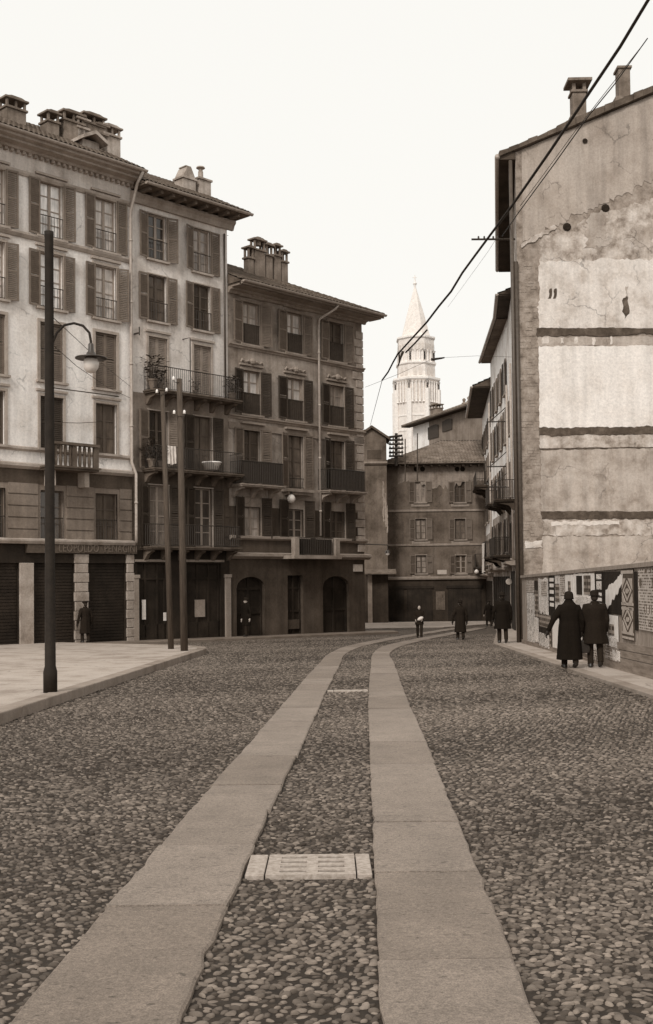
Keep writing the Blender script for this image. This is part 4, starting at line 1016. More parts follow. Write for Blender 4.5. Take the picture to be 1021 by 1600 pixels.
# potted plants on the balconies
def plant(P, label, s=1., n=60, seed=0, group=None):
    rr = random.Random(seed); t = thing('potted_plant', label, 'plant', P, group=group)
    part('pot', MB().lathe([(.1 * s, 0), (.16 * s, .26 * s), (.18 * s, .26 * s), (.18 * s, .31 * s), (.02, .3 * s)], 12), M['pot'], t)
    mb = MB()
    for k in range(7):
        a = rr.uniform(0, 6.28); mb.tube([(0, 0, .25 * s), (.1 * s * math.cos(a), .1 * s * math.sin(a), .5 * s), (.26 * s * math.cos(a), .26 * s * math.sin(a), rr.uniform(.6, .95) * s)], .012, 4)
    for k in range(n):
        a = rr.uniform(0, 6.28); r = rr.uniform(.03, .38) * s; z = rr.uniform(.3, 1.) * s; c = Vector((r * math.cos(a), r * math.sin(a), z))
        d = Vector((math.cos(a), math.sin(a), rr.uniform(-.5, .6))).normalized(); w = d.cross(Vector((rr.uniform(-.4, .4), 0, 1))).normalized() * .045 * s; L = rr.uniform(.1, .2) * s
        mb.add([c, c + d * L * .5 + w, c + d * L, c + d * L * .5 - w], [(0, 1, 2, 3)])
    o = part('leaves', mb, M['leaf'], t); return t
def bp(h, px, py, out, z): return h.A + h.D * h.u(px, py) + h.N * out + Vector((0, 0, z))
plant(bp(B, 228, 590, .5, zF1 + .01), 'bushy potted plant at the left end of the top iron balcony', 1.35, 130, 1)
plant(bp(B, 239, 590, .5, zF1 + .01), 'smaller potted plant second from the left on the top iron balcony', .9, 80, 2)
plant(bp(B, 294, 600, .5, zF1 + .01), 'low potted plant in the middle of the top iron balcony', .7, 60, 3)
plant(bp(B, 352, 605, .5, zF1 + .01), 'dark potted plant at the right end of the top iron balcony', 1.1, 130, 4)
plant(bp(B, 226, 715, .5, zF2 + .01), 'dark bushy plant at the left end of the middle iron balcony', 1.2, 130, 5)
plant(bp(B, 239, 718, .5, zF2 + .01), 'dark plant beside the white towel on the middle iron balcony', 1.0, 90, 6)

# ---- hoarding covered in bills
f0, f1 = gnd(819, 1008), gnd(1075, 1080)
_d = Vector((f1.x - .05 - f0.x, f1.y - f0.y - .2)).normalized() * 33.
f1 = Vector((f0.x + _d.x + .05, f0.y + .2 + _d.y, 0))
Fh = House('hoarding', 'long board hoarding covered in torn printed bills along the right pavement', (f0.x, f0.y + .2), (f1.x - .05, f1.y)); Fh.root['category'] = 'hoarding'
LF = Fh.L
def fz(px, py): return Fh.fp(px, py)
topL, topR = Fh.z(850, 899), Fh.z(990, 886)
def topz(u): return topL + (topR - topL) * (u - Fh.u(850, 899)) / (Fh.u(990, 886) - Fh.u(850, 899))
def gzl(u): return gz(Fh.A.y + Fh.D.y * u) - Fh.A.z
mb = MB(); k = 0.; rr = random.Random(4)
while k < LF:
    w = rr.uniform(.2, .27); a, b = k + .004, min(LF, k + w) - .004; d = rr.uniform(0, .012)
    mb.box(a, b, .0 - d, .03, gzl(k) + .12, topz(k) - .02); k += w
part('boarding', mb, M['board'], Fh.root)
mb = MB(); k = 0.
while k < LF: mb.box(k - .06, k + .06, .035, .16, gzl(k) - .3, topz(k) - .05); k += 2.1
part('post', mb, M['board'], Fh.root)
def sheared(u0, u1, y0, y1, zf0, zf1, n=1):
    mb = MB()
    for i in range(n):
        a, b = u0 + (u1 - u0) * i / n, u0 + (u1 - u0) * (i + 1) / n
        mb.box(a, b, y0, y1, 0, 1); mb.v[-8:] = [(x, y, zf0(x) if z < .5 else zf1(x)) for x, y, z in mb.v[-8:]]
    return mb
part('base_plank', sheared(0, LF, -.05, .02, lambda u: gzl(u) - .05, lambda u: gzl(u) + .2), M['boardh'], Fh.root)
part('top_rail', sheared(0, LF, -.06, .06, lambda u: topz(u) - .02, lambda u: topz(u) + .07), M['board'], Fh.root)
ub_ = Fh.u(946, 1030)
for j in range(4):
    part('plank', sheared(ub_, LF, -.045 - .004 * (j % 2), .0, lambda u, j=j: gzl(u) + .02 + j * .17, lambda u, j=j: gzl(u) + .175 + j * .17), M['boardh'], Fh.root)
def bill(x0, x1, yt, yb, m, out=.03, name='bill', th=.008, torn=0., seed=0):
    xm = (x0 + x1) / 2; u0, u1 = Fh.u(x0, 950), Fh.u(x1, 950); zt, zb_ = Fh.z(xm, yt), Fh.z(xm, yb)
    if torn:
        rr = random.Random(seed); n = 14; pts = [(u0, zb_)] + [(u0 + (u1 - u0) * k / n, zb_ + rr.uniform(-torn, torn)) for k in range(1, n)] + [(u1, zb_)]
        pts += [(u1, zt)] + [(u1 - (u1 - u0) * k / n, zt + rr.uniform(-torn, torn) * .3) for k in range(1, n)] + [(u0, zt)]
        mb = MB().prism(pts, -out - th, -out)
        me = mb.mesh(name); bm = bmesh.new(); bm.from_mesh(me); bmesh.ops.triangulate(bm, faces=[f for f in bm.faces if len(f.verts) > 4]); bm.to_mesh(me); bm.free()
        return link(name, me, m if not isinstance(m, str) else M[m], Fh.root)
    return part(name, MB().box(u0, u1, -out - th, -out, zb_, zt), m if not isinstance(m, str) else M[m], Fh.root)
Pp, Pd = M['paper'], M['shopdark']
bill(825, 837, 907, 926, PR[1]); bill(825.5, 837, 926.5, 1004, PR[0], torn=.06, seed=1)
bill(838, 842, 907, 922, Pd); bill(838, 843, 925, 1000, PR[3])
bill(844, 859, 904, 960, PR[2], torn=.12, seed=2); bill(844, 862, 960, 1010, PR[3], .034); 
part('bill', MB().box(Fh.u(845, 985), Fh.u(861, 985), -.05, -.043, Fh.z(853, 992), Fh.z(853, 980)), M['shopdark'], Fh.root)
bill(860, 869, 900, 966, Pd)
for y in (903, 912, 922, 933, 942): bill(862, 868, y, y + 5.5, Pp, .04)
bill(870, 878, 899, 962, PR[2]); bill(878, 885, 900, 930, PR[1]); bill(878, 885, 931, 962, PR[2], .032)
bill(865, 876, 966, 1016, Pp, .03, torn=.08, seed=5)
bill(886, 899, 898, 962, Pp); bill(891, 895, 908, 930, PR[3], .04)
bill(899.5, 932, 896, 958, M['paper'], torn=.05, seed=6); bill(904.5, 913, 899.5, 929, Pd, .045); bill(916, 926.5, 899, 928.5, PR[3], .045); bill(902, 930, 933, 952, PR[2], .045, torn=.08, seed=7)
bill(899, 933, 959, 964, PR[1]); bill(899, 944, 966, 1014, PR[2])
bill(933, 945, 894, 956, Pd)
for y, hgt in ((897, 8), (908, 13), (926, 5), (934, 5), (942, 6), (950, 5)): bill(936, 943.5, y, y + hgt, PR[2] if hgt > 6 else Pp, .042)
bill(946, 974, 893, 959, Pd)
# torn white sheet across the dark panel
pts = []; rr = random.Random(12); n = 16
for k in range(n + 1):
    t = k / n; x = 947 + 26 * t; yt = 922 - 26 * t + rr.uniform(-3, 3); pts.append((x, yt))
low = [(947 + 26 * t, 955 - 42 * t ** 1.1 + rr.uniform(-3, 3)) for t in [k / n for k in range(n + 1)]]
poly = [Fh.fp(*p, .042) for p in low] + [Fh.fp(*p, .042) for p in pts[::-1]]
me = MB().prism(poly, -.05, -.042).mesh('bill'); bm = bmesh.new(); bm.from_mesh(me); bmesh.ops.triangulate(bm, faces=[f for f in bm.faces if len(f.verts) > 4]); bm.to_mesh(me); bm.free()
link('bill', me, M['paper'], Fh.root)
bill(948, 968, 961, 1014, Pp, .03); bill(953, 962, 975, 992, PR[3], .042); bill(950, 967, 996, 1010, PR[2], .042)
bill(949, 967, 1017, 1030, PR[1], .055)
# ornamental column poster: two framed lozenges between pale bars
def orn(x0, x1, yt, yb):
    u0, u1 = Fh.u(x0, 950), Fh.u(x1, 950); xm = (x0 + x1) / 2; zt, zb_ = Fh.z(xm, yt), Fh.z(xm, yb); w = u1 - u0; c = (u0 + u1) / 2; Ht = zt - zb_
    o = part('ornamental_bill', MB().box(u0, u1, -.04, -.03, zb_, zt), M['orndark'], Fh.root)
    mb = MB(); y = -.048
    mb.box(u0 + .01, u1 - .01, y, -.041, zt - .1, zt - .03)
    for k, z0_ in enumerate((zt - Ht * .5, zt - Ht * .9)):
        hh = Ht * .38; zc = z0_ + hh / 2
        def loz(a, b, dy): 
            return [(c - a, zc), (c, zc - b), (c + a, zc), (c, zc + b)]
        mb.prism([(c - .42 * w, zc - hh * .47), (c - .08 * w, zc - hh * .47), (c - .42 * w, zc - hh * .05)], y, -.041)
        mb.prism([(c + .42 * w, zc - hh * .47), (c + .42 * w, zc - hh * .05), (c + .08 * w, zc - hh * .47)], y, -.041)
        mb.prism([(c - .42 * w, zc + hh * .47), (c - .42 * w, zc + hh * .05), (c - .08 * w, zc + hh * .47)], y, -.041)
        mb.prism([(c + .42 * w, zc + hh * .47), (c + .08 * w, zc + hh * .47), (c + .42 * w, zc + hh * .05)], y, -.041)
        L = loz(.36 * w, hh * .4, 0); I = loz(.25 * w, hh * .28, 0)
        for i in range(4):
            j = (i + 1) % 4; mb.prism([L[i], L[j], I[j], I[i]], y, -.041)
        n = 10; mb.prism([(c + .14 * w * math.cos(2 * math.pi * i / n), zc + .1 * hh * math.sin(2 * math.pi * i / n)) for i in range(n)], y, -.041)
    zc = zt - Ht * .5; mb.box(u0 + .02, u1 - .02, y, -.041, zc - .12, zc - .06); mb.box(u0 + .02, u1 - .02, y, -.041, zc - .02, zc + .04)
    mb.box(u0 + .02, u1 - .02, y, -.041, zb_ + .02, zb_ + .07); mb.box(u0 + .02, u1 - .02, y, -.041, zb_ + .12, zb_ + .17)
    part('ornament', mb, M['ornpaper'], o)
bill(960, 972, 1016, 1031, PR[2], .056, torn=.04, seed=31); bill(838, 843.5, 965, 1003, PR[2], .045, torn=.04, seed=32); bill(845, 860, 990, 1011, PR[0], .05, torn=.05, seed=33); bill(900, 912, 1002, 1026, PR[0], .05, torn=.05, seed=34); bill(877, 886, 964, 1019, PR[0], .03, torn=.05, seed=21); bill(887, 898, 964, 1000, PR[1], .03, torn=.05, seed=22); bill(886.5, 899, 1001, 1024, PR[2], .03, torn=.06, seed=23)
bill(912, 923, 1015, 1028, PR[3], .056); bill(928, 944, 1016, 1032, PR[1], .056, torn=.04, seed=24); bill(849, 857, 908, 930, PR[1], .045); bill(871, 877, 912, 940, PR[3], .045)
orn(974.5, 993.5, 889, 1000); bill(994.5, 999, 893, 985, Pd); bill(1001, 1024, 889, 985, PR[1]); bill(1026, 1055, 885, 1000, PR[2])
# ================================================================== THE GROUND
g = MB(); ys = [-60, -10, 0, 10, 20, 40, 60, 80, 120, 200, 400, 700]
g.add([(x, y, gz(y)) for y in ys for x in (-500, 500)], [(2 * i, 2 * i + 1, 2 * i + 3, 2 * i + 2) for i in range(len(ys) - 1)])
m, nt, b = mat_base('cobbled_ground', .85, .25)
tc = nt.new('ShaderNodeTexCoord').outputs['Object']
def vor(feature):
    v = nt.new('ShaderNodeTexVoronoi', feature=feature); v.inputs['Scale'].default_value = 9.; nt.link(tc, v.inputs['Vector']); return v
d = vor('DISTANCE_TO_EDGE'); cc = vor('F1')
gr = nt.new('ShaderNodeSeparateColor'); nt.link(cc.outputs['Color'], gr.inputs[0])
c = ramp(nt, gr.outputs[0], [(0., tone(.04)), (1., tone(.13))])
c = mix(nt, ramp(nt, d.outputs['Distance'], [(.0, 0.), (.16, 1.)]), tone(.035), c)
# bare earth under the modelled pebbles, pebble pattern only beyond them
sx = nt.new('ShaderNodeSeparateXYZ'); nt.link(tc, sx.inputs[0])
mr = nt.new('ShaderNodeMapRange'); mr.inputs[1].default_value = 49.; mr.inputs[2].default_value = 54.; nt.link(sx.outputs['Y'], mr.inputs[0])
f = noise(nt, tc, 14, 6, .7); e = ramp(nt, f, [(.3, tone(.014)), (.7, tone(.036))])
nt.link(mix(nt, mr.outputs[0], e, c), b.inputs['Base Color']); bump(nt, b, d.outputs['Distance'], .6, .05)
link('ground', raw(g, 'ground'), m)['kind'] = 'structure'

stations = [-3, 1.5, 3, 5, 7, 9, 12, 16, 20, 25, 30, 35]
def itp(tab, y): return float(np.interp(y, [t[0] for t in tab], [t[1] for t in tab]))
LO = [(-3, -1.42), (4.92, -1.24), (6.05, -1.18), (7.87, -1.13), (10.1, -1.05), (15.2, -.83), (26.7, -.38), (35.35, .06)]
LI = [(-3, -.70), (4.87, -.59), (6.77, -.53), (8.25, -.48), (10.06, -.41), (13.17, -.29), (21.8, .02), (35.2, .58)]
RI = [(-3, .03), (4.87, .2), (7.19, .28), (13.17, .47), (20.6, .75), (33.8, 1.32), (38.75, 1.72)]
RO = [(-3, .6), (4.84, .82), (6.85, .9), (9.8, 1.01), (18.2, 1.30), (35, 1.95), (37.6, 2.12)]
lo = [(itp(LO, y), y) for y in stations] + [(.77, 41.2), (2.42, 48.4), (4.6, 56.3), (7.3, 66)]
li = [(itp(LI, y), y) for y in stations] + [(1.36, 41.05), (3.05, 48.2), (5.25, 56.05), (7.95, 65.8)]
ri = [(itp(RI, y), y) for y in stations] + [(2.1, 40.9), (3.78, 48.0), (5.98, 55.8), (8.65, 65.6)]
ro = [(itp(RO, y), y) for y in stations] + [(2.72, 40.75), (4.4, 47.8), (6.6, 55.6), (9.3, 65.4)]
def dense(P, k=10):
    out = []
    for i in range(len(P) - 1):
        p = [Vector(P[max(0, min(len(P) - 1, i + j))]) for j in (-1, 0, 1, 2)]
        for s in range(k):
            t = s / k
            out.append(.5 * ((2 * p[1]) + (p[2] - p[0]) * t + (2 * p[0] - 5 * p[1] + 4 * p[2] - p[3]) * t * t + (3 * p[1] - p[0] - 3 * p[2] + p[3]) * t ** 3))
    return out + [Vector(P[-1])]
LOd, LId, RId, ROd = dense(lo), dense(li), dense(ri), dense(ro)
def lane(name, a, b, joints, seed):
    rr = random.Random(seed); arc = [0.]
    for i in range(1, len(a)): arc.append(arc[-1] + ((a[i] + b[i]) / 2 - (a[i - 1] + b[i - 1]) / 2).length)
    y2s = lambda y: float(np.interp(y, [(p.y + q.y) / 2 for p, q in zip(a, b)], arc))
    cuts = [0.] + [y2s(y) for y in joints]
    while cuts[-1] < arc[-1]: cuts.append(cuts[-1] + rr.uniform(1.1, 2.1))
    ax = np.array([p.x for p in a]); ay = np.array([p.y for p in a]); bx_ = np.array([p.x for p in b]); by_ = np.array([p.y for p in b])
    P = lambda s: (np.interp(s, arc, ax), np.interp(s, arc, ay), np.interp(s, arc, bx_), np.interp(s, arc, by_))
    vs, fs, col = [], [], []
    for c0, c1 in zip(cuts, cuts[1:]):
        n = max(2, int((c1 - c0) / .18)); t_ = rr.random(); o = len(vs); dz = rr.uniform(-.004, .006); jl, jr = rr.uniform(-.009, .009), rr.uniform(-.009, .009); rag = 0
        for k in range(n + 1):
            s = c0 + .007 + (c1 - c0 - .014) * k / n; x0, y0, x1, y1 = P(s); j1, j2 = jl + rr.uniform(-.007, .007) + (rr.random() < .08) * .014, jr + rr.uniform(-.007, .007) - (rr.random() < .08) * .014
            for (x, y, z) in ((x0 + j1, y0, -.06), (x0 + j1, y0, .024), (x0 + j1 + .012, y0, .034), (x1 + j2 - .012, y1, .034), (x1 + j2, y1, .024), (x1 + j2, y1, -.06)): vs.append((x, y, gz(y) + z + (dz if z > 0 else 0)))
        for k in range(n):
            for q in range(5): fs.append((o + k * 6 + q, o + k * 6 + q + 1, o + (k + 1) * 6 + q + 1, o + (k + 1) * 6 + q))
        fs += [tuple(o + q for q in range(6)), tuple(o + n * 6 + q for q in range(5, -1, -1))]
        col += [t_] * (len(vs) - o)
    mb = MB().add(vs, fs); me = mb.mesh(name)
    at_ = me.attributes.new('tone', 'FLOAT', 'POINT'); at_.data.foreach_set('value', col)
    o = link(name, me, M['slab']); o['kind'] = 'structure'; return o
lane('stone_track', LOd, LId, [1.9, 3.9, 6.05, 7.55, 8.8, 10.0, 11.9, 14.1], 1)
lane('stone_track', RId, ROd, [1.3, 3.2, 5.12, 6.75, 8.25, 9.55, 11.2, 12.95, 14.9], 2)

# pale drain stones with slots between the two lanes
def drain(name, label, y0, y1, slots, inset=.015):
    xa = itp(LI, (y0 + y1) / 2) + inset; xb_ = itp(RI, (y0 + y1) / 2) - inset; w = xb_ - xa; t = thing(name, label, 'drain', ((xa + xb_) / 2, (y0 + y1) / 2, gz((y0 + y1) / 2)))
    tilt = lambda mb: [(x, y, z - SLOPE * y) for x, y, z in mb.v]
    hd = (y1 - y0) / 2; e = w * .16
    skew = .0
    for a, b in ((-w / 2, -w / 2 + e - .003), (w / 2 - e * .8 + .003, w / 2)):
        mb = MB().box(a, b - .006, -hd, hd, -.05, .03); mb.v = tilt(mb); part('end_stone', mb, M['drain'], t, bevel=.006)
    a0, b0 = -w / 2 + e, w / 2 - e * .8 - .006
    if slots:
        L = b0 - a0; xs = [a0, a0 + L * .15, a0 + L * .45, a0 + L * .58, a0 + L * .88, b0]; n = 4; ysl = []
        for k in range(n): yc = -hd + 2 * hd * (k + .75) / (n + .5); ysl += [yc - .022, yc + .022]
        yb = [-hd] + ysl + [hd]; mb = MB()
        for i in range(5):
            if i in (1, 3):
                for j in range(0, len(yb) - 1, 2): mb.box(xs[i], xs[i + 1], yb[j], yb[j + 1], -.05, .0295)
            else: mb.box(xs[i], xs[i + 1], -hd, hd, -.05, .03 - .0)
        mb.v = tilt(mb); part('slotted_stone', mb, M['drain'], t)
        mb = MB().box(a0, b0, -hd + .01, hd - .01, -.09, .021); mb.v = tilt(mb); part('gully', mb, M['dark'], t)
    else:
        mb = MB().box(a0, b0, -hd, hd, -.05, .03); mb.v = tilt(mb); part('slotted_stone', mb, M['drain'], t, bevel=.006)
    return (xa, xb_, y0, y1)
dr = [drain('drain_cover', 'near pale stone drain cover with two sets of slots between the granite lanes', 6.72, 7.26, True),
      drain('drain_cover', 'far narrow pale stone drain strip between the granite lanes', 20.4, 20.66, False)]

# traffic island with granite kerb
ISL = [(-4.7, 5), (-4.47, 17.8), (-4.28, 24.05), (-4.08, 32), (-3.97, 35.6), (-3.98, 36.8), (-4.12, 37.9), (-4.5, 38.9), (-5.6, 40.4), (-10.5, 44.2), (-24, 53), (-24, 5)]
def inset(P, d):
    out = []; n = len(P)
    for i in range(n):
        a, b, c = Vector(P[i - 1]), Vector(P[i]), Vector(P[(i + 1) % n]); u, v = (b - a).normalized(), (c - b).normalized()
        nn = (Vector((-u.y, u.x)) + Vector((-v.y, v.x))); nn.normalize(); k = d / max(.3, nn.dot(Vector((-u.y, u.x)))); q = b + nn * k; out.append((q.x, q.y))
    return out
IN = inset(ISL, .3)
mb = MB(); n = len(ISL)
for i in range(9):
    p, q, r_, s = Vector(ISL[i]), Vector(ISL[i + 1]), Vector(IN[i + 1]), Vector(IN[i]); L = (q - p).length; k = max(1, round(L / 1.3))
    for j in range(k):
        ga = .006 / L; a, b = j / k + ga, (j + 1) / k - ga
        mb.plan([tuple(p.lerp(q, a)), tuple(p.lerp(q, b)), tuple(s.lerp(r_, b)), tuple(s.lerp(r_, a))], lambda y: gz(y) - .06, lambda y: gz(y) + .17)
struct('kerb', mb, M['kerb'], bevel=.02)
struct('pavement', MB().plan(IN, lambda y: gz(y) - .05, lambda y: gz(y) + .158), M['pave'])
struct('kerb', MB().box(-4.52, -4.3, 19.1, 19.35, gz(19) - .02, gz(19) + .0), M['dark'])
# pavement along the three houses on the left
mb = MB(); w_ = 1.7
a, b = PL(-31), PL(.6); nn = Vector((DIR.y, -DIR.x))
PAVL = [tuple(a), tuple(a + nn * w_), tuple(b + nn * w_), tuple(b + nn * .4 + DIR * 1.2), tuple(b + DIR * 1.2 - nn * 6), tuple(b - nn * 6)]
struct('pavement', MB().plan(PAVL, lambda y: gz(y) - .1, lambda y: gz(y) + .12), M['pavedark'], bevel=.02)
# right pavement
RS = [(4.9, -2), (5.1, 12), (5.32, 19.33), (5.46, 24.77), (5.76, 32.85), (5.98, 39.5), (6.08, 41.2), (6.4, 43.2), (8.6, 57), (11.0, 74.5), (12.6, 90), (16, 90), (16, -2)]
RI_ = inset(RS, .28)
mb = MB()
for i in range(10):
    p, q, r_, s = Vector(RS[i]), Vector(RS[i + 1]), Vector(RI_[i + 1]), Vector(RI_[i]); L = (q - p).length; k = max(1, round(L / 1.4))
    for j in range(k):
        ga = .005 / L; a_, b_ = j / k + ga, (j + 1) / k - ga
        mb.plan([tuple(p.lerp(q, a_)), tuple(s.lerp(r_, a_)), tuple(s.lerp(r_, b_)), tuple(p.lerp(q, b_))], lambda y: gz(y) - .05, lambda y: gz(y) + .075)
RIN = inset(RS, -.28)
mb = MB()
for i in range(10):
    p, q, r_, s = Vector(RS[i]), Vector(RS[i + 1]), Vector(RIN[i + 1]), Vector(RIN[i]); L = (q - p).length; k = max(1, round(L / 1.4))
    for j in range(k):
        ga = .005 / L; a_, b_ = j / k + ga, (j + 1) / k - ga
        mb.plan([tuple(p.lerp(q, a_)), tuple(s.lerp(r_, a_)), tuple(s.lerp(r_, b_)), tuple(p.lerp(q, b_))], lambda y: gz(y) - .05, lambda y: gz(y) + .075)
struct('kerb', mb, M['kerb'], bevel=.012)
struct('pavement', MB().plan(RIN[::-1], lambda y: gz(y) - .05, lambda y: gz(y) + .065), M['pave'])
struct('pavement', MB().plan([(2.6, 66), (7.0, 67.5), (11.4, 76), (12.6, 86), (-3, 86), (-3, 70)], lambda y: gz(y) - .05, lambda y: gz(y) + .05), M['pave'])

# ---- river pebbles: each one a small dome, set close in the earth
def inpoly(x, y, P):
    r = np.zeros(len(x), bool); n = len(P)
    for i in range(n):
        x1, y1 = P[i][0], P[i][1]; x2, y2 = P[(i + 1) % n][0], P[(i + 1) % n][1]
        if y1 == y2: continue
        c = ((y1 > y) != (y2 > y)) & (x < (x2 - x1) * (y - y1) / (y2 - y1) + x1); r ^= c
    return r
BLK = [[tuple(p) for p in LOd] + [tuple(p) for p in LId[::-1]], [tuple(p) for p in RId] + [tuple(p) for p in ROd[::-1]], ISL, PAVL, RS] + [[(a, c), (b, c), (b, d), (a, d)] for a, b, c, d in dr]
def smooth_noise(x, y, sc_, seed):
    r = np.random.default_rng(seed); o = np.zeros(len(x))
    for k in range(6): a = r.uniform(0, 6.28); f = sc_ * r.uniform(.5, 1.8); o += np.sin((x * math.cos(a) + y * math.sin(a)) * f + r.uniform(0, 6.28))
    return o / 6
def pebbles(y0, y1, pitch, ring, levels, V, F, T):
    row = pitch * .66; ny = int((y1 - y0) / row); xs, yy = [], []
    for j in range(ny):
        y = y0 + j * row; W = .42 * y + 2.2; n = int(2 * W / pitch); x = -W + (np.arange(n) + .5 * (j % 2)) * pitch; xs.append(x); yy.append(np.full(n, y))
    x = np.concatenate(xs); y = np.concatenate(yy); n = len(x)
    wx = smooth_noise(x, y, 1.1, 3) * .35; wy = smooth_noise(x, y, .9, 4) * .35       # the rows wander
    x = x + wx + RNG.normal(0, pitch * .19, n); y = y + wy + RNG.normal(0, pitch * .19, n)
    bad = np.zeros(n, bool)
    for P in BLK: bad |= inpoly(x, y, P)
    x, y = x[~bad], y[~bad]; n = len(x)
    patch = smooth_noise(x, y, .8, 8)
    ln = pitch * np.clip(RNG.normal(.44, .1, n), .2, .68); wd = ln * np.clip(RNG.normal(.6, .13, n), .36, .92); ht = pitch * RNG.uniform(.08, .26, n)
    ang = smooth_noise(x, y, .7, 5) * 1.1 + RNG.normal(0, .6, n)
    tn = np.clip(RNG.beta(1.2, 2.2, n) + patch * .3, 0, 1)
    ca, sa = np.cos(ang), np.sin(ang); zb = -SLOPE * y + RNG.normal(0, pitch * .035, n)
    pts = []; prof = [(1., -.15), (.93, .35), (.72, .75), (.38, .97)] if levels == 4 else ([(1., -.15), (.72, .7)] if levels == 2 else [(1., -.1)])
    irr = 1 + RNG.normal(0, .09, (n, ring))
    tx, ty = RNG.normal(0, .12, n), RNG.normal(0, .12, n)
    for (r, h) in prof:
        for k in range(ring):
            a = 2 * math.pi * k / ring; u = np.cos(a) * ln * r * irr[:, k]; v = np.sin(a) * wd * r * irr[:, k]
            X, Y = u * ca - v * sa, u * sa + v * ca; pts.append((x + X, y + Y, zb + ht * h + (X * tx + Y * ty) * (h > 0)))
    pts.append((x, y, zb + ht))
    m_ = len(pts); arr = np.stack([np.stack(p, 1) for p in pts], 1)                    # n, m, 3
    o = sum(len(a) for a in V) ; V.append(arr.reshape(-1, 3))
    loc = []
    for l in range(len(prof) - 1):
        for k in range(ring):
            a, b = l * ring + k, l * ring + (k + 1) % ring; loc += [(a, b, b + ring), (a, b + ring, a + ring)]
    L = (len(prof) - 1) * ring
    for k in range(ring): loc.append((L + k, L + (k + 1) % ring, m_ - 1))
    loc = np.array(loc); F.append((loc[None] + (o + np.arange(n) * m_)[:, None, None]).reshape(-1, 3)); T.append(np.repeat(tn, m_))
def cobbles(specs):
    V, F, T = [], [], []
    for s in specs: pebbles(*s, V, F, T)
    V, F, T = np.concatenate(V), np.concatenate(F), np.concatenate(T)
    me = bpy.data.meshes.new('cobblestones'); me.vertices.add(len(V)); me.vertices.foreach_set('co', V.astype(np.float32).ravel())
    me.loops.add(F.size); me.loops.foreach_set('vertex_index', F.astype(np.int32).ravel())
    me.polygons.add(len(F)); me.polygons.foreach_set('loop_start', np.arange(0, F.size, 3, dtype=np.int32)); me.polygons.foreach_set('loop_total', np.full(len(F), 3, np.int32))
    me.polygons.foreach_set('use_smooth', np.ones(len(F), bool)); me.update(calc_edges=True)
    a = me.attributes.new('tone', 'FLOAT', 'POINT'); a.data.foreach_set('value', T.astype(np.float32))
    o = link('cobblestones', me, M['cobble']); o['kind'] = 'stuff'; return o
cobbles([(2.6, 9, .053, 9, 4), (9, 16, .06, 8, 2), (16, 28, .075, 6, 2), (28, 54, .1, 5, 1)])

# ================================================================== POLES, LAMPS, WIRES
def r0(P, x, y): return at(x, y, P.y)
LPp = gnd(79, 1082, .158); LPt = at(78, 362, LPp.y)
t = thing('street_lamp', 'dark post at left edge with gooseneck arm carrying a wide shaded globe lamp', 'lamp post', (LPp.x, LPp.y, LPp.z))
Hh = LPt.z - LPp.z
part('post', MB().lathe([(.12, 0), (.12, .35), (.095, .45), (.085, 2.5), (.076, Hh - .1), (.082, Hh - .08), (.082, Hh)], 14), M['lamppost'], t, True)
def L_(x, y): p = at(x, y, LPp.y) - LPp; return p
arm = [L_(81, 560), L_(83, 535), L_(89, 520), L_(101, 508), L_(116, 505), L_(130, 509), L_(140, 520), L_(142.5, 534), L_(142.5, 545)]
part('arm', MB().tube(arm, .022, 8), M['lamppost'], t, True)
hd_ = L_(142.5, 556)
part('shade', MB().lathe([(.03, .22), (.045, .2), (.05, .08), (.075, .05), (.085, .015), (.27, -.03), (.27, -.05), (.1, -.03), (.02, -.03)], 24, hd_), M['lampshade'], t, True)
part('globe', MB().lathe([(.02, -.3), (.08, -.28), (.125, -.21), (.14, -.13), (.12, -.06), (.09, -.035)], 20, hd_), M['globe'], t, True)
def wooden_pole(label, base, top, r, ins):
    P = gnd(*base, .158); Q = at(*top, P.y + .1) - P
    t = thing('telegraph_pole', label, 'pole', P, group=None)
    part('shaft', MB().tube([(0, 0, -.3), Q * .5 + Vector((0, .01, 0)), Q], [r * 1.1, r, r * .8], 12), M['pole'], t, True)
    for (f, s) in ins:
        c = Q * f
        a = part('bracket', MB().tube([c + Vector((.0, -r * .7, 0)), c + Vector((s * .16, -r - .06, 0)), c + Vector((s * .16, -r - .06, .09))], .012, 6), M['iron'], t)
        part('insulator', MB().lathe([(.02, 0), (.05, .01), (.035, .05), (.045, .07), (.02, .12)], 10, c + Vector((s * .16, -r - .06, .06))), M['porcelain'], a, True)
    return t, P, Q
wooden_pole('left bare wooden pole of the pair at the tip of the pavement island', (268, 1014), (254, 612), .09, [(.99, 1), (.985, -1)])
wooden_pole('right bare wooden pole of the pair, taller and nearer the kerb tip', (288.5, 1017), (280.5, 592), .108, [(.985, -1), (.86, 1), (.86, -1)])
def catenary(name, label, pts, r, cat='cable', m='cable', sub=6):
    P = [at(*p) for p in pts]; out = []
    for i in range(len(P) - 1):
        for k in range(sub): out.append(P[i].lerp(P[i + 1], k / sub))
    out.append(P[-1]); o = Vector(P[0]); rs = r if not isinstance(r, tuple) else [r[0] + (r[1] - r[0]) * i / (len(out) - 1) for i in range(len(out))]
    ob = part(name, MB().tube([p - o for p in out], rs, 7), M[m], None, True, loc=o); return tag(ob, label, cat)
def dpath(pts, d0, d1):
    L = [0.]
    for a, b in zip(pts, pts[1:]): L.append(L[-1] + math.hypot(a[0] - b[0], a[1] - b[1]))
    return [(x, y, 1 / (1 / d0 + (1 / d1 - 1 / d0) * l / L[-1])) for (x, y), l in zip(pts, L)]
main = [(1500, -790), (1050, -60), (1012, 2), (970, 72), (925, 139), (860, 236), (800, 322), (742, 400), (723, 426), (705.5, 455), (686.5, 478), (667.5, 503), (622, 553)]
mp = dpath(main, 6.2, 46)
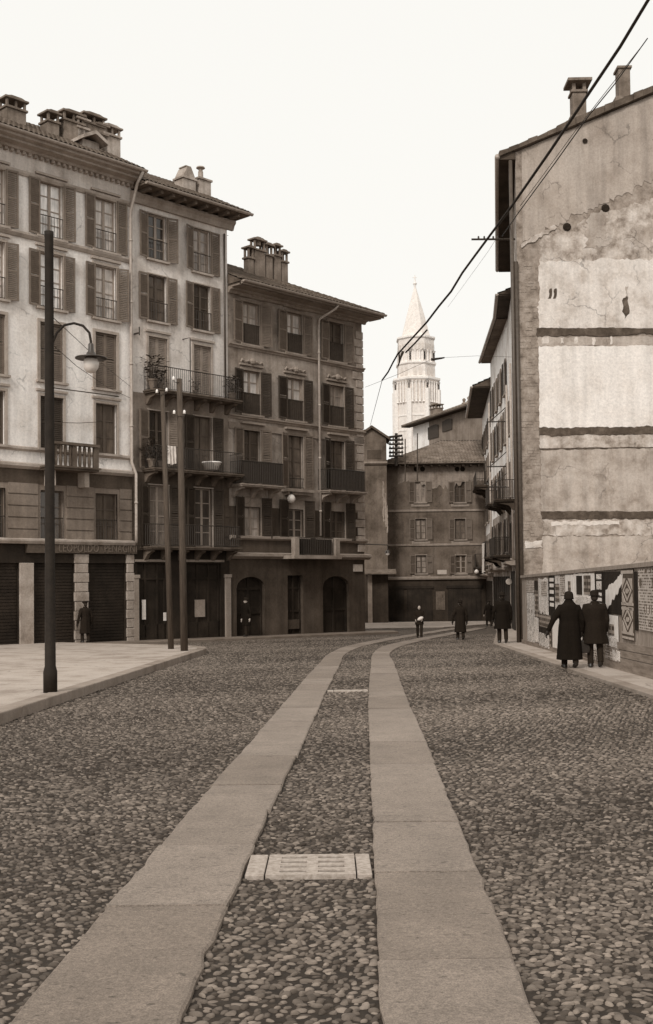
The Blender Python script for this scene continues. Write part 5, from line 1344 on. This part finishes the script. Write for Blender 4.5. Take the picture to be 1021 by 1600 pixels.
catenary('overhead_cable', 'thick dark overhead cable sweeping from upper right down past the tower', mp, (.017, .034), sub=2)
catenary('overhead_cable', 'lower dark cable tail hanging left from the insulator beside the tower', [(622, 553, 46), (614.6, 566, 47), (607, 581, 49), (597.5, 594, 51)], .035, sub=2)
catenary('guy_wire', 'thin wire dropping from the cable tail to the roof beside the corner house', [(597.5, 594, 51.2), (588, 630, 62), (578, 668, 84.)], .014, 'wire', 'wire')
catenary('overhead_cable', 'second dark cable crossing the party wall to the wall bracket', dpath([(1012, 60), (961, 131), (920, 181), (868, 254), (810, 333), (785, 369)], 20, 44), (.01, .02), sub=2)
catenary('overhead_cable', 'thinner cable between the two dark cables in front of the party wall', dpath([(1000, 76), (901, 202), (850, 272), (813, 322)], 24, 41.3), (.008, .012), 'wire', 'wire', 2)
catenary('guy_wire', 'faint wire falling left from the wall bracket', [(775, 374, 44), (763, 393, 46), (700, 480, 60)], .006, 'wire', 'wire')
catenary('overhead_cable', 'short double cable length under the main cable before the tower spire', [(668, 515, 46.3), (648, 537, 46.6), (634, 551, 46.9)], .035, sub=2)
catenary('cable_clamp', 'dark clamp hanging where the overhead cables meet left of the tower', [(630, 549, 46.5), (626, 560, 46.5), (622, 573, 46.5)], (.06, .025), 'clamp', sub=2)
catenary('line_insulator', 'short dark insulator rod floating on a thin span wire right of the tower', [(674, 561.5, 50), (678, 561.3, 50), (690, 559.6, 50), (695, 558.7, 50)], (.07, .03), 'insulator', sub=1)
catenary('span_wire', 'thin span wire from the corner house to the insulator rod by the tower', [(571, 605, 57.2), (622, 585, 53.5), (674, 561.5, 50.05)], .008, 'wire', 'wire')
catenary('span_wire', 'thin span wire from the insulator rod to the houses on the right', [(695, 558.7, 49.95), (745, 556, 46), (806, 558, 42)], .006, 'wire', 'wire')
catenary('wall_wire', 'thin telephone wire stretched under the top windows of the left houses', [(74, 357.5, 45.5), (200, 362, 47.6), (357, 368, 53.)], .011, 'wire', 'wire')
catenary('wall_wire', 'dark double wire along the pale house at the lamp arm height', [(84, 606, 43), (130, 612, 44), (205, 622, 47), (230, 624, 49)], .022, 'wire', 'wire')
catenary('wall_wire', 'sagging wire from the lamp post to the drainpipe, upper of two', [(84, 497, 21.2), (120, 530, 28), (168, 575, 38), (204, 604, 46.6)], .008, 'wire', 'wire')
catenary('wall_wire', 'sagging wire from the lamp post to the drainpipe, lower of two', [(84, 540, 21.2), (120, 572, 28), (168, 605, 38), (204, 622, 46.6)], .008, 'wire', 'wire')
catenary('wall_wire', 'short wire across the pale wall between the lower windows of the left house', [(86, 660, 43), (125, 661, 44), (150, 659.5, 45)], .012, 'wire', 'wire')
# bracket on the party wall's street face, with pegs
P = at(786, 374, 44.); t = thing('wall_bracket', 'thin dark iron bar with insulator pegs sticking out left from the tall party wall house', 'bracket', P)
mb = MB().tube([Vector((.75, 0, 0)), at(737, 374, 44.) - P], .04, 6)
part('bar', mb, M['iron'], t)
for x in (748, 757, 771, 778): part('insulator', MB().lathe([(.03, -.05), (.04, 0), (.03, .09)], 8, at(x, 372.5, 44.) - P), M['iron'], t)
# telegraph mast on the roof between the houses
P = at(619.5, 722, 85.); t = thing('roof_mast', 'dark telegraph mast with five crossarms on the roof beside the corner house', 'mast', P)
part('shaft', MB().tube([Vector((0, 0, -.3)), at(619.5, 677, 85.) - P], .12, 8), M['iron'], t)
for y in (687.5, 694, 700.5, 707, 712.5): 
    p, q = at(608, y + .3, 84.85) - P, at(630.5, y - .3, 84.85) - P; a = part('crossarm', MB().tube([p, q], .085, 6), M['iron'], t)
    for k in (.08, .3, .7, .92): part('insulator', MB().lathe([(.05, -.02), (.06, .08), (.03, .2)], 6, p.lerp(q, k)), M['iron'], a)
catenary('mast_beam', 'long dark beam joining the corner house to the telegraph mast', [(571, 683.5, 84.7), (600, 684, 84.7), (629, 680.5, 84.7)], .09, 'beam')
for x, y0, y1, lab in ((633.5, 752, 686, 'thin dark rod standing on the roof just right of the telegraph mast'), (652.5, 752, 677, 'thin tall rod in front of the end house, left of its first window')):
    P = at(x, y0, 84.6); o = part('aerial_rod', MB().tube([Vector((0, 0, 0)), at(x, y1, 84.6) - P], .05, 6), M['pipedark'], None, loc=P); tag(o, lab, 'rod')
# lantern on a long arm from the corner house
P = at(571, 850, 58.); t = thing('bracket_lamp', 'small lamp hanging from a long horizontal arm at the corner of the brown house', 'lamp', P)
e_ = at(606, 851.5, 58.) - P
part('arm', MB().tube([Vector((-.1, 0, 0)), e_], .03, 6).tube([e_, e_ + Vector((0, 0, -.3))], .02, 6), M['iron'], t)
part('shade', MB().lathe([(.04, -.25), (.1, -.3), (.15, -.42), (.13, -.42), (.03, -.34)], 10, e_), M['lampshade'], t)
part('globe', MB().lathe([(.02, -.55), (.1, -.5), (.11, -.43), (.05, -.4)], 10, e_), M['globe'], t)
P = at(745, 893, 74.); t = thing('bracket_lamp', 'tiny pale lamp on a bracket over the right hand shops at the far end', 'lamp', P)
part('globe', MB().lathe([(.02, -.15), (.13, -.1), (.15, 0), (.1, .1), (.03, .14)], 10), M['globe'], t, True)
part('arm', MB().tube([Vector((0, 0, .14)), Vector((0, 0, .25)), at(768, 884, 74.) - P], .03, 6), M['iron'], t)
o = part('shop_sign', MB().lathe([(.15, -.03), (.17, 0), (.15, .03)], 20), M['plate'], None, loc=at(795.5, 909, 60.)); o.rotation_euler = (math.pi / 2, 0, 0); tag(o, 'round pale shop sign on the right above the walking figures', 'sign')

# ================================================================== PEOPLE
def fuse(name, mb, m, parent, vox, smooth_it=4):
    me = mb.mesh(name); o = bpy.data.objects.new(name, me); COL.objects.link(o)
    r = o.modifiers.new('r', 'REMESH'); r.mode = 'VOXEL'; r.voxel_size = vox
    s = o.modifiers.new('s', 'SMOOTH'); s.factor = .5; s.iterations = smooth_it
    dg = bpy.context.evaluated_depsgraph_get(); new = bpy.data.meshes.new_from_object(o.evaluated_get(dg)); bpy.data.objects.remove(o)
    new.polygons.foreach_set('use_smooth', [True] * len(new.polygons)); new.materials.clear(); new.name = name
    return link(name, new, M[m] if m else None, parent)
def ring_loft(mb, rings, n=20, wob=0., seed=0):
    """rings = [(cx, cy, z, rx, ry)] from bottom to top"""
    rr = random.Random(seed); ph = [rr.uniform(0, 6.28) for _ in range(3)]; vs = []
    for i, (cx, cy, z, rx, ry) in enumerate(rings):
        for k in range(n):
            a = 2 * math.pi * k / n; w = 1 + wob * (1 - i / len(rings)) * (math.sin(5 * a + ph[0]) * .6 + math.sin(9 * a + ph[1] + z * 2) * .4)
            vs.append((cx + rx * w * math.cos(a), cy + ry * w * math.sin(a), z))
    fs = [(i * n + k, i * n + (k + 1) % n, (i + 1) * n + (k + 1) % n, (i + 1) * n + k) for i in range(len(rings) - 1) for k in range(n)]
    fs += [tuple(range(n - 1, -1, -1)), tuple(range((len(rings) - 1) * n, len(rings) * n))]
    mb.add(vs, fs)
def ball(mb, c, r, n=14):
    rx, ry, rz_ = r; prof = [math.pi * k / n for k in range(n + 1)]; vs = []; m_ = n + 4
    ring_loft(mb, [(c[0], c[1], c[2] - rz_ * math.cos(t), max(.0005, rx * math.sin(t)), max(.0005, ry * math.sin(t))) for t in prof], m_)
def person(label, P, rz, H=1.72, coat_len=.35, coat='coat', girth=1., step=.22, lh=(-.34, .02, .82), rh=(.3, .04, .8), hat='fedora', group=None, collar=False, bare_face=True, jacket=False, gloves=False):
    """forward is local +y; feet on the ground, one ahead of the other"""
    t = thing('person', label, 'person', P, rz, group); s = H / 1.72; V = lambda *p: Vector(p) * s
    body = MB(); g_ = girth; gl = MB()
    hip, kn = .93, .5
    feet = {-1: step * .5, 1: -step * .5}
    for sx in (-1, 1):
        fy = feet[sx]; lift = .05 if fy < 0 else 0.
        h_, k_, a_ = V(sx * .095, 0, hip), V(sx * .105, fy * .6 + .04, kn), V(sx * .1, fy - (.04 if fy < 0 else 0), .09 + lift)
        body.tube([h_, h_.lerp(k_, .5), k_, k_.lerp(a_, .35), a_], [.095 * s * g_, .08 * s * g_, .06 * s, .058 * s, .042 * s], 12)
        body.tube([a_, V(sx * .1, fy - .04, .06 + lift), V(sx * .105, fy + .07, .04 + lift * .3), V(sx * .108, fy + .15, .03)], [.045 * s, .05 * s, .042 * s, .03 * s], 10)
    ring_loft(body, [tuple(V(0, 0, z)[i] if i < 3 else q * s * g_ for i, q in enumerate((0, 0, z, rx, ry))) for z, rx, ry in ((.86, .13, .11), (.95, .17, .12), (1.1, .145, .105), (1.25, .165, .12), (1.38, .18, .115), (1.45, .13, .09), (1.5, .06, .06))])
    body.tube([V(0, 0, 1.42), V(0, .005, 1.5), V(0, .02, 1.58)], [.07 * s, .056 * s, .055 * s], 12)
    ball(body, V(0, .015, 1.615), (.075 * s, .095 * s, .115 * s)); ball(body, V(0, .05, 1.565), (.05 * s, .055 * s, .06 * s))
    body.tube([V(0, .1, 1.635), V(0, .118, 1.61), V(0, .122, 1.59), V(0, .1, 1.58)], [.011 * s, .014 * s, .018 * s, .01 * s], 8)      # nose
    for sx in (-1, 1):
        ball(body, V(sx * .076, 0, 1.61), (.012 * s, .022 * s, .033 * s), 8)                                                         # ears
        ball(body, V(sx * .033, .096, 1.627), (.016 * s, .012 * s, .01 * s), 8)                                                      # eyelids
    ball(body, V(0, .1, 1.555), (.026 * s, .012 * s, .009 * s), 8)                                                                   # lips
    arms = {}
    for sx, hd in ((-1, lh), (1, rh)):
        sh = V(sx * .185 * (.9 + .1 * g_), 0, 1.4); w = V(*hd); mid = (sh + w) / 2; el = mid + V(sx * .05, -.06, -.01); arms[sx] = (sh, el, w)
        body.tube([V(sx * .1, 0, 1.41), sh, sh.lerp(el, .5), el, el.lerp(w, .5), w], [.06 * s, .06 * s, .05 * s, .042 * s, .038 * s, .028 * s], 10)
        d = (w - el).normalized(); side = Vector((0, 1, 0)); side = (side - d * side.dot(d)).normalized(); nrm = d.cross(side)
        pc = w + d * .045 * s
        body.tube([w, pc, w + d * .09 * s], [.026 * s, .034 * s, .03 * s], 8)
        for k, L in enumerate((.07, .082, .078, .06)):
            o_ = w + d * .085 * s + side * (.027 - .018 * k) * s; q1 = o_ + d * L * .5 * s; q2 = q1 + (d * .8 - nrm * sx * .5).normalized() * L * .3 * s; q3 = q2 + (d * .4 - nrm * sx * .8).normalized() * L * .3 * s
            body.tube([o_, q1, q2, q3], [.0105 * s, .0098 * s, .009 * s, .008 * s], 6)
        if gloves:
            gl.tube([w - d * .06 * s, pc, w + d * .09 * s], [.04 * s, .042 * s, .038 * s], 10)
            for k, L in enumerate((.07, .082, .078, .06)):
                o_ = w + d * .08 * s + side * (.027 - .018 * k) * s; q1 = o_ + d * L * .55 * s; q2 = q1 + (d * .8 - nrm * sx * .5).normalized() * L * .3 * s; q3 = q2 + (d * .4 - nrm * sx * .8).normalized() * L * .34 * s
                gl.tube([o_, q1, q2, q3], [.0155 * s, .0148 * s, .014 * s, .0125 * s], 8)
            gl.tube([w + d * .02 * s + side * .022 * s, w + d * .05 * s + side * .055 * s, w + d * .1 * s + side * .064 * s], [.019 * s, .017 * s, .014 * s], 8)
        th = w + d * .02 * s + side * .022 * s; body.tube([th, th + (d * .6 + side * .8).normalized() * .04 * s, th + (d * .95 + side * .5).normalized() * .075 * s], [.013 * s, .012 * s, .009 * s], 6)
    b = fuse('body', body, 'skin', t, .0075 * s, 2)
    if gloves: fuse('gloves', gl, 'shoe', t, .008 * s, 1)
    # trousers / stockings, shoes
    tr = MB(); so = MB()
    for sx in (-1, 1):
        fy = feet[sx]; lift = .05 if fy < 0 else 0.
        h_, k_, a_ = V(sx * .095, 0, hip), V(sx * .105, fy * .6 + .04, kn), V(sx * .1, fy - (.04 if fy < 0 else 0), .1 + lift)
        tr.tube([h_ + V(0, 0, .1), h_, h_.lerp(k_, .5), k_, k_.lerp(a_, .5), a_ + V(0, 0, -.02)], [.11 * s * g_, .115 * s * g_, .1 * s * g_, .08 * s, .075 * s, .072 * s], 12)
        so.tube([a_ + V(0, -.01, .02), V(sx * .1, fy - .05, .055 + lift), V(sx * .105, fy + .07, .045 + lift * .3), V(sx * .109, fy + .165, .035)], [.05 * s, .06 * s, .052 * s, .036 * s], 12)
    fuse('trousers', tr, 'trouser', t, .014 * s); fuse('shoes', so, 'shoe', t, .011 * s, 2)
    c = MB(); hz = coat_len
    fl = .2 if not jacket else .19
    R_ = [(0, 0, hz, (fl + .05) * g_, (.17 + step * .12) * g_), (0, 0, hz + .12, (fl + .04) * g_, (.16 + step * .1) * g_), (0, 0, max(hz + .2, .78), .215 * g_, .165 * g_), (0, 0, .96, .205 * g_, .16 * g_), (0, 0, 1.1, .19 * g_, .145 * g_), (0, 0, 1.25, .205 * g_, .15 * g_), (0, -.005, 1.36, .225 * g_, .14 * g_), (0, 0, 1.43, .175 * g_, .115 * g_), (0, 0, 1.475, .095, .09), (0, .0, 1.51, .075, .075)]
    ring_loft(c, [(cx * s, cy * s, z * s, rx * s, ry * s) for cx, cy, z, rx, ry in R_], 28, .085, int(P[0] * 10))
    for sx in (-1, 1):
        sh, el, w = arms[sx]; c.tube([V(sx * .1, 0, 1.4), sh, sh.lerp(el, .5), el, el.lerp(w, .5), w - (w - el).normalized() * .01], [.075 * s * g_, .082 * s * g_, .073 * s * g_, .066 * s, .06 * s, .056 * s], 14)
    if collar:
        ring_loft(c, [(0, 0, 1.3 * s, .17 * s, .1 * s), (0, -.01 * s, 1.36 * s, .24 * s, .17 * s), (0, -.01 * s, 1.46 * s, .19 * s, .155 * s), (0, 0, 1.53 * s, .12 * s, .12 * s), (0, 0, 1.58 * s, .1 * s, .1 * s)], 24, .05, 3)
    else: ring_loft(c, [(0, 0, 1.44 * s, .12 * s, .1 * s), (0, 0, 1.5 * s, .092 * s, .09 * s), (0, 0, 1.535 * s, .08 * s, .082 * s)], 20)
    fuse('coat' if not jacket else 'jacket', c, coat, t, .013 * s, 5)
    hr = MB(); ball(hr, V(0, -.012, 1.63), (.085 * s, .095 * s, .11 * s))
    if collar: ball(hr, V(0, -.05, 1.56), (.07 * s, .05 * s, .06 * s))
    fuse('hair', hr, 'hair', t, .012 * s, 2)
    ht = MB()
    if hat == 'fedora':
        ring_loft(ht, [tuple(q * s for q in r) for r in ((0, 0, 1.665, .15, .165), (0, 0, 1.675, .155, .17), (0, 0, 1.68, .1, .115), (0, 0, 1.74, .094, .108), (0, 0, 1.785, .075, .09), (0, 0, 1.79, .02, .03))], 24)
    elif hat == 'bowler':
        ring_loft(ht, [tuple(q * s for q in r) for r in ((0, 0, 1.655, .125, .14), (0, 0, 1.668, .13, .145), (0, 0, 1.672, .1, .115), (0, 0, 1.73, .1, .112), (0, 0, 1.775, .075, .088), (0, 0, 1.79, .02, .03))], 24)
    elif hat == 'cloche':
        ring_loft(ht, [tuple(q * s for q in r) for r in ((0, 0, 1.6, .118, .13), (0, 0, 1.63, .11, .125), (0, 0, 1.7, .105, .118), (0, 0, 1.76, .085, .098), (0, 0, 1.785, .045, .05), (0, 0, 1.79, .01, .01))], 24)
    elif hat == 'cap':
        ring_loft(ht, [tuple(q * s for q in r) for r in ((0, .02, 1.67, .1, .13), (0, .01, 1.7, .115, .135), (0, 0, 1.73, .11, .125), (0, 0, 1.75, .05, .06))], 20)
    if hat: part('hat', ht, M['hat'], t, True)
    return t
GP = lambda x, y, dz=0.: gnd(x, y, dz)
P = GP(891, 1044, .065); person('woman in long black coat with fur collar and close hat, walking away beside the hoarding', P, .05, 1.70, .2, 'coat', 1.2, .2, (-.5, .0, .86), (.3, .06, .84), 'cloche', 'couple walking along the hoarding', True, gloves=True)
P = GP(931, 1043, .065); mp_ = person('man in knee length black overcoat and round brimmed hat walking beside the woman', P, -.05, 1.72, .55, 'coat2', 1.2, .1, (-.27, .05, .8), (.26, .05, .82), 'bowler', 'couple walking along the hoarding')
t = thing('handbag', 'dark bag carried between the couple by the hoarding', 'bag', P + Vector((-.3, -.02, .36)))
part('pouch', MB().prism([(-.15, -.02), (.15, -.02), (.17, .1), (.11, .27), (-.11, .27), (-.17, .1)], -.06, .06), M['leather'], t, bevel=.02)
part('handle', MB().tube([(-.08, 0, .27), (-.06, 0, .36), (0, 0, .41), (.06, 0, .36), (.08, 0, .27)], .012, 8), M['leather'], t)
P = GP(786, 1005, .065); person('broad man in dark overcoat walking away at the corner of the right pavement', P, .0, 1.80, .5, 'coat', 1.2, .18, hat='fedora', gloves=True)
P = GP(720, 1000); person('person in long dark coat and hat standing in the roadway near the far shops', P, .1, 1.62, .34, 'coat2', 1.05, .16, hat='bowler', gloves=True)
P = GP(656, 997); pb = person('bareheaded youth in short dark jacket carrying a white bundle at his waist, walking nearer', P, math.pi - .1, 1.42, .72, 'coat2', .98, .3, (-.16, .17, 1.0), (.2, .16, .98), None, jacket=True)
o = MB(); ball(o, (0, 0, 0), (.15, .1, .085)); o = fuse('bundle', o, 'cloth', None, .015); o.location = P + Vector((.03, -.16, .86)); o.rotation_euler = (0, -.45, 0); tag(o, 'white bundle held at the waist by the bareheaded youth', 'bundle')
P = GP(764.5, 979, .065); person('small dark figure in a coat seen just left of the broad man', P, .2, 1.5, .4, 'coat', 1., .3, hat='cap')
uu = A.u(121, 960); P = A.A + A.D * uu + A.N * .55; P.z = gz(P.y) + .12; person('dark figure standing against the stone pier of the sign shop at left', P, .7, 1.62, .4, 'coat2', 1., .12, hat='cap', gloves=True)
uu = C_.u(371, 950); P = C_.A + C_.D * uu + C_.N * .6; P.z = gz(P.y) + .12; person('dark figure before the left arched doorway of the brown corner house', P, 2.2, 1.7, .5, 'coat', 1.05, .14, hat='fedora')

# ================================================================== CAMERA, SKY, SUN
cd = bpy.data.cameras.new('camera'); cam = bpy.data.objects.new('camera', cd); COL.objects.link(cam)
cam.matrix_world = Matrix(((_R.x, _U.x, -_F.x, CAM.x), (_R.y, _U.y, -_F.y, CAM.y), (_R.z, _U.z, -_F.z, CAM.z), (0, 0, 0, 1)))
cd.sensor_fit = 'VERTICAL'; cd.sensor_height = 36.; cd.lens = 36. * FPX / 1600.; cd.shift_y = (PYC - 800.) / 1600.; cd.shift_x = 0.
cd.clip_start = .1; cd.clip_end = 2000.
sc.camera = cam
SUN_EL, SUN_AZ = math.radians(38), math.radians(202)      # azimuth clockwise from +y: behind the camera, a little to the left
w = bpy.data.worlds.new('World'); sc.world = w; w.use_nodes = True; nt = NT(w); nt.n.clear()
sky = nt.new('ShaderNodeTexSky', sky_type='NISHITA'); sky.sun_disc = False; sky.sun_elevation = SUN_EL; sky.sun_rotation = SUN_AZ
sky.air_density = 1.; sky.dust_density = 4.; sky.ozone_density = 1.
bw = nt.new('ShaderNodeRGBToBW'); nt.link(sky.outputs[0], bw.inputs[0])
# a bright hazy overcast: the sky's own brightness evened out by cloud, with the warm tone of the print
hz = nt.new('ShaderNodeMix', data_type='FLOAT'); hz.inputs[0].default_value = .88; nt.link(bw.outputs[0], hz.inputs[2]); hz.inputs[3].default_value = 10.7
c = mix(nt, 1., hz.outputs[0], (1.0, .985, .94, 1), 'MULTIPLY')
bg = nt.new('ShaderNodeBackground'); bg.inputs['Strength'].default_value = .10; nt.link(c, bg.inputs['Color'])
out = nt.new('ShaderNodeOutputWorld'); nt.link(bg.outputs[0], out.inputs[0])
sl_ = bpy.data.lights.new('sun', 'SUN'); sl_.energy = 2.1; sl_.angle = math.radians(14); sl_.color = (1, .97, .92)
so = bpy.data.objects.new('sun', sl_); COL.objects.link(so)
dv = Vector((math.sin(SUN_AZ) * math.cos(SUN_EL), math.cos(SUN_AZ) * math.cos(SUN_EL), math.sin(SUN_EL)))
so.rotation_euler = dv.to_track_quat('Z', 'Y').to_euler()
sc.render.engine = 'CYCLES'
sc.view_settings.view_transform = 'Standard'; sc.view_settings.look = 'None'; sc.view_settings.exposure = 0; sc.view_settings.gamma = 1
sc.cycles.use_denoising = True; sc.cycles.max_bounces = 6
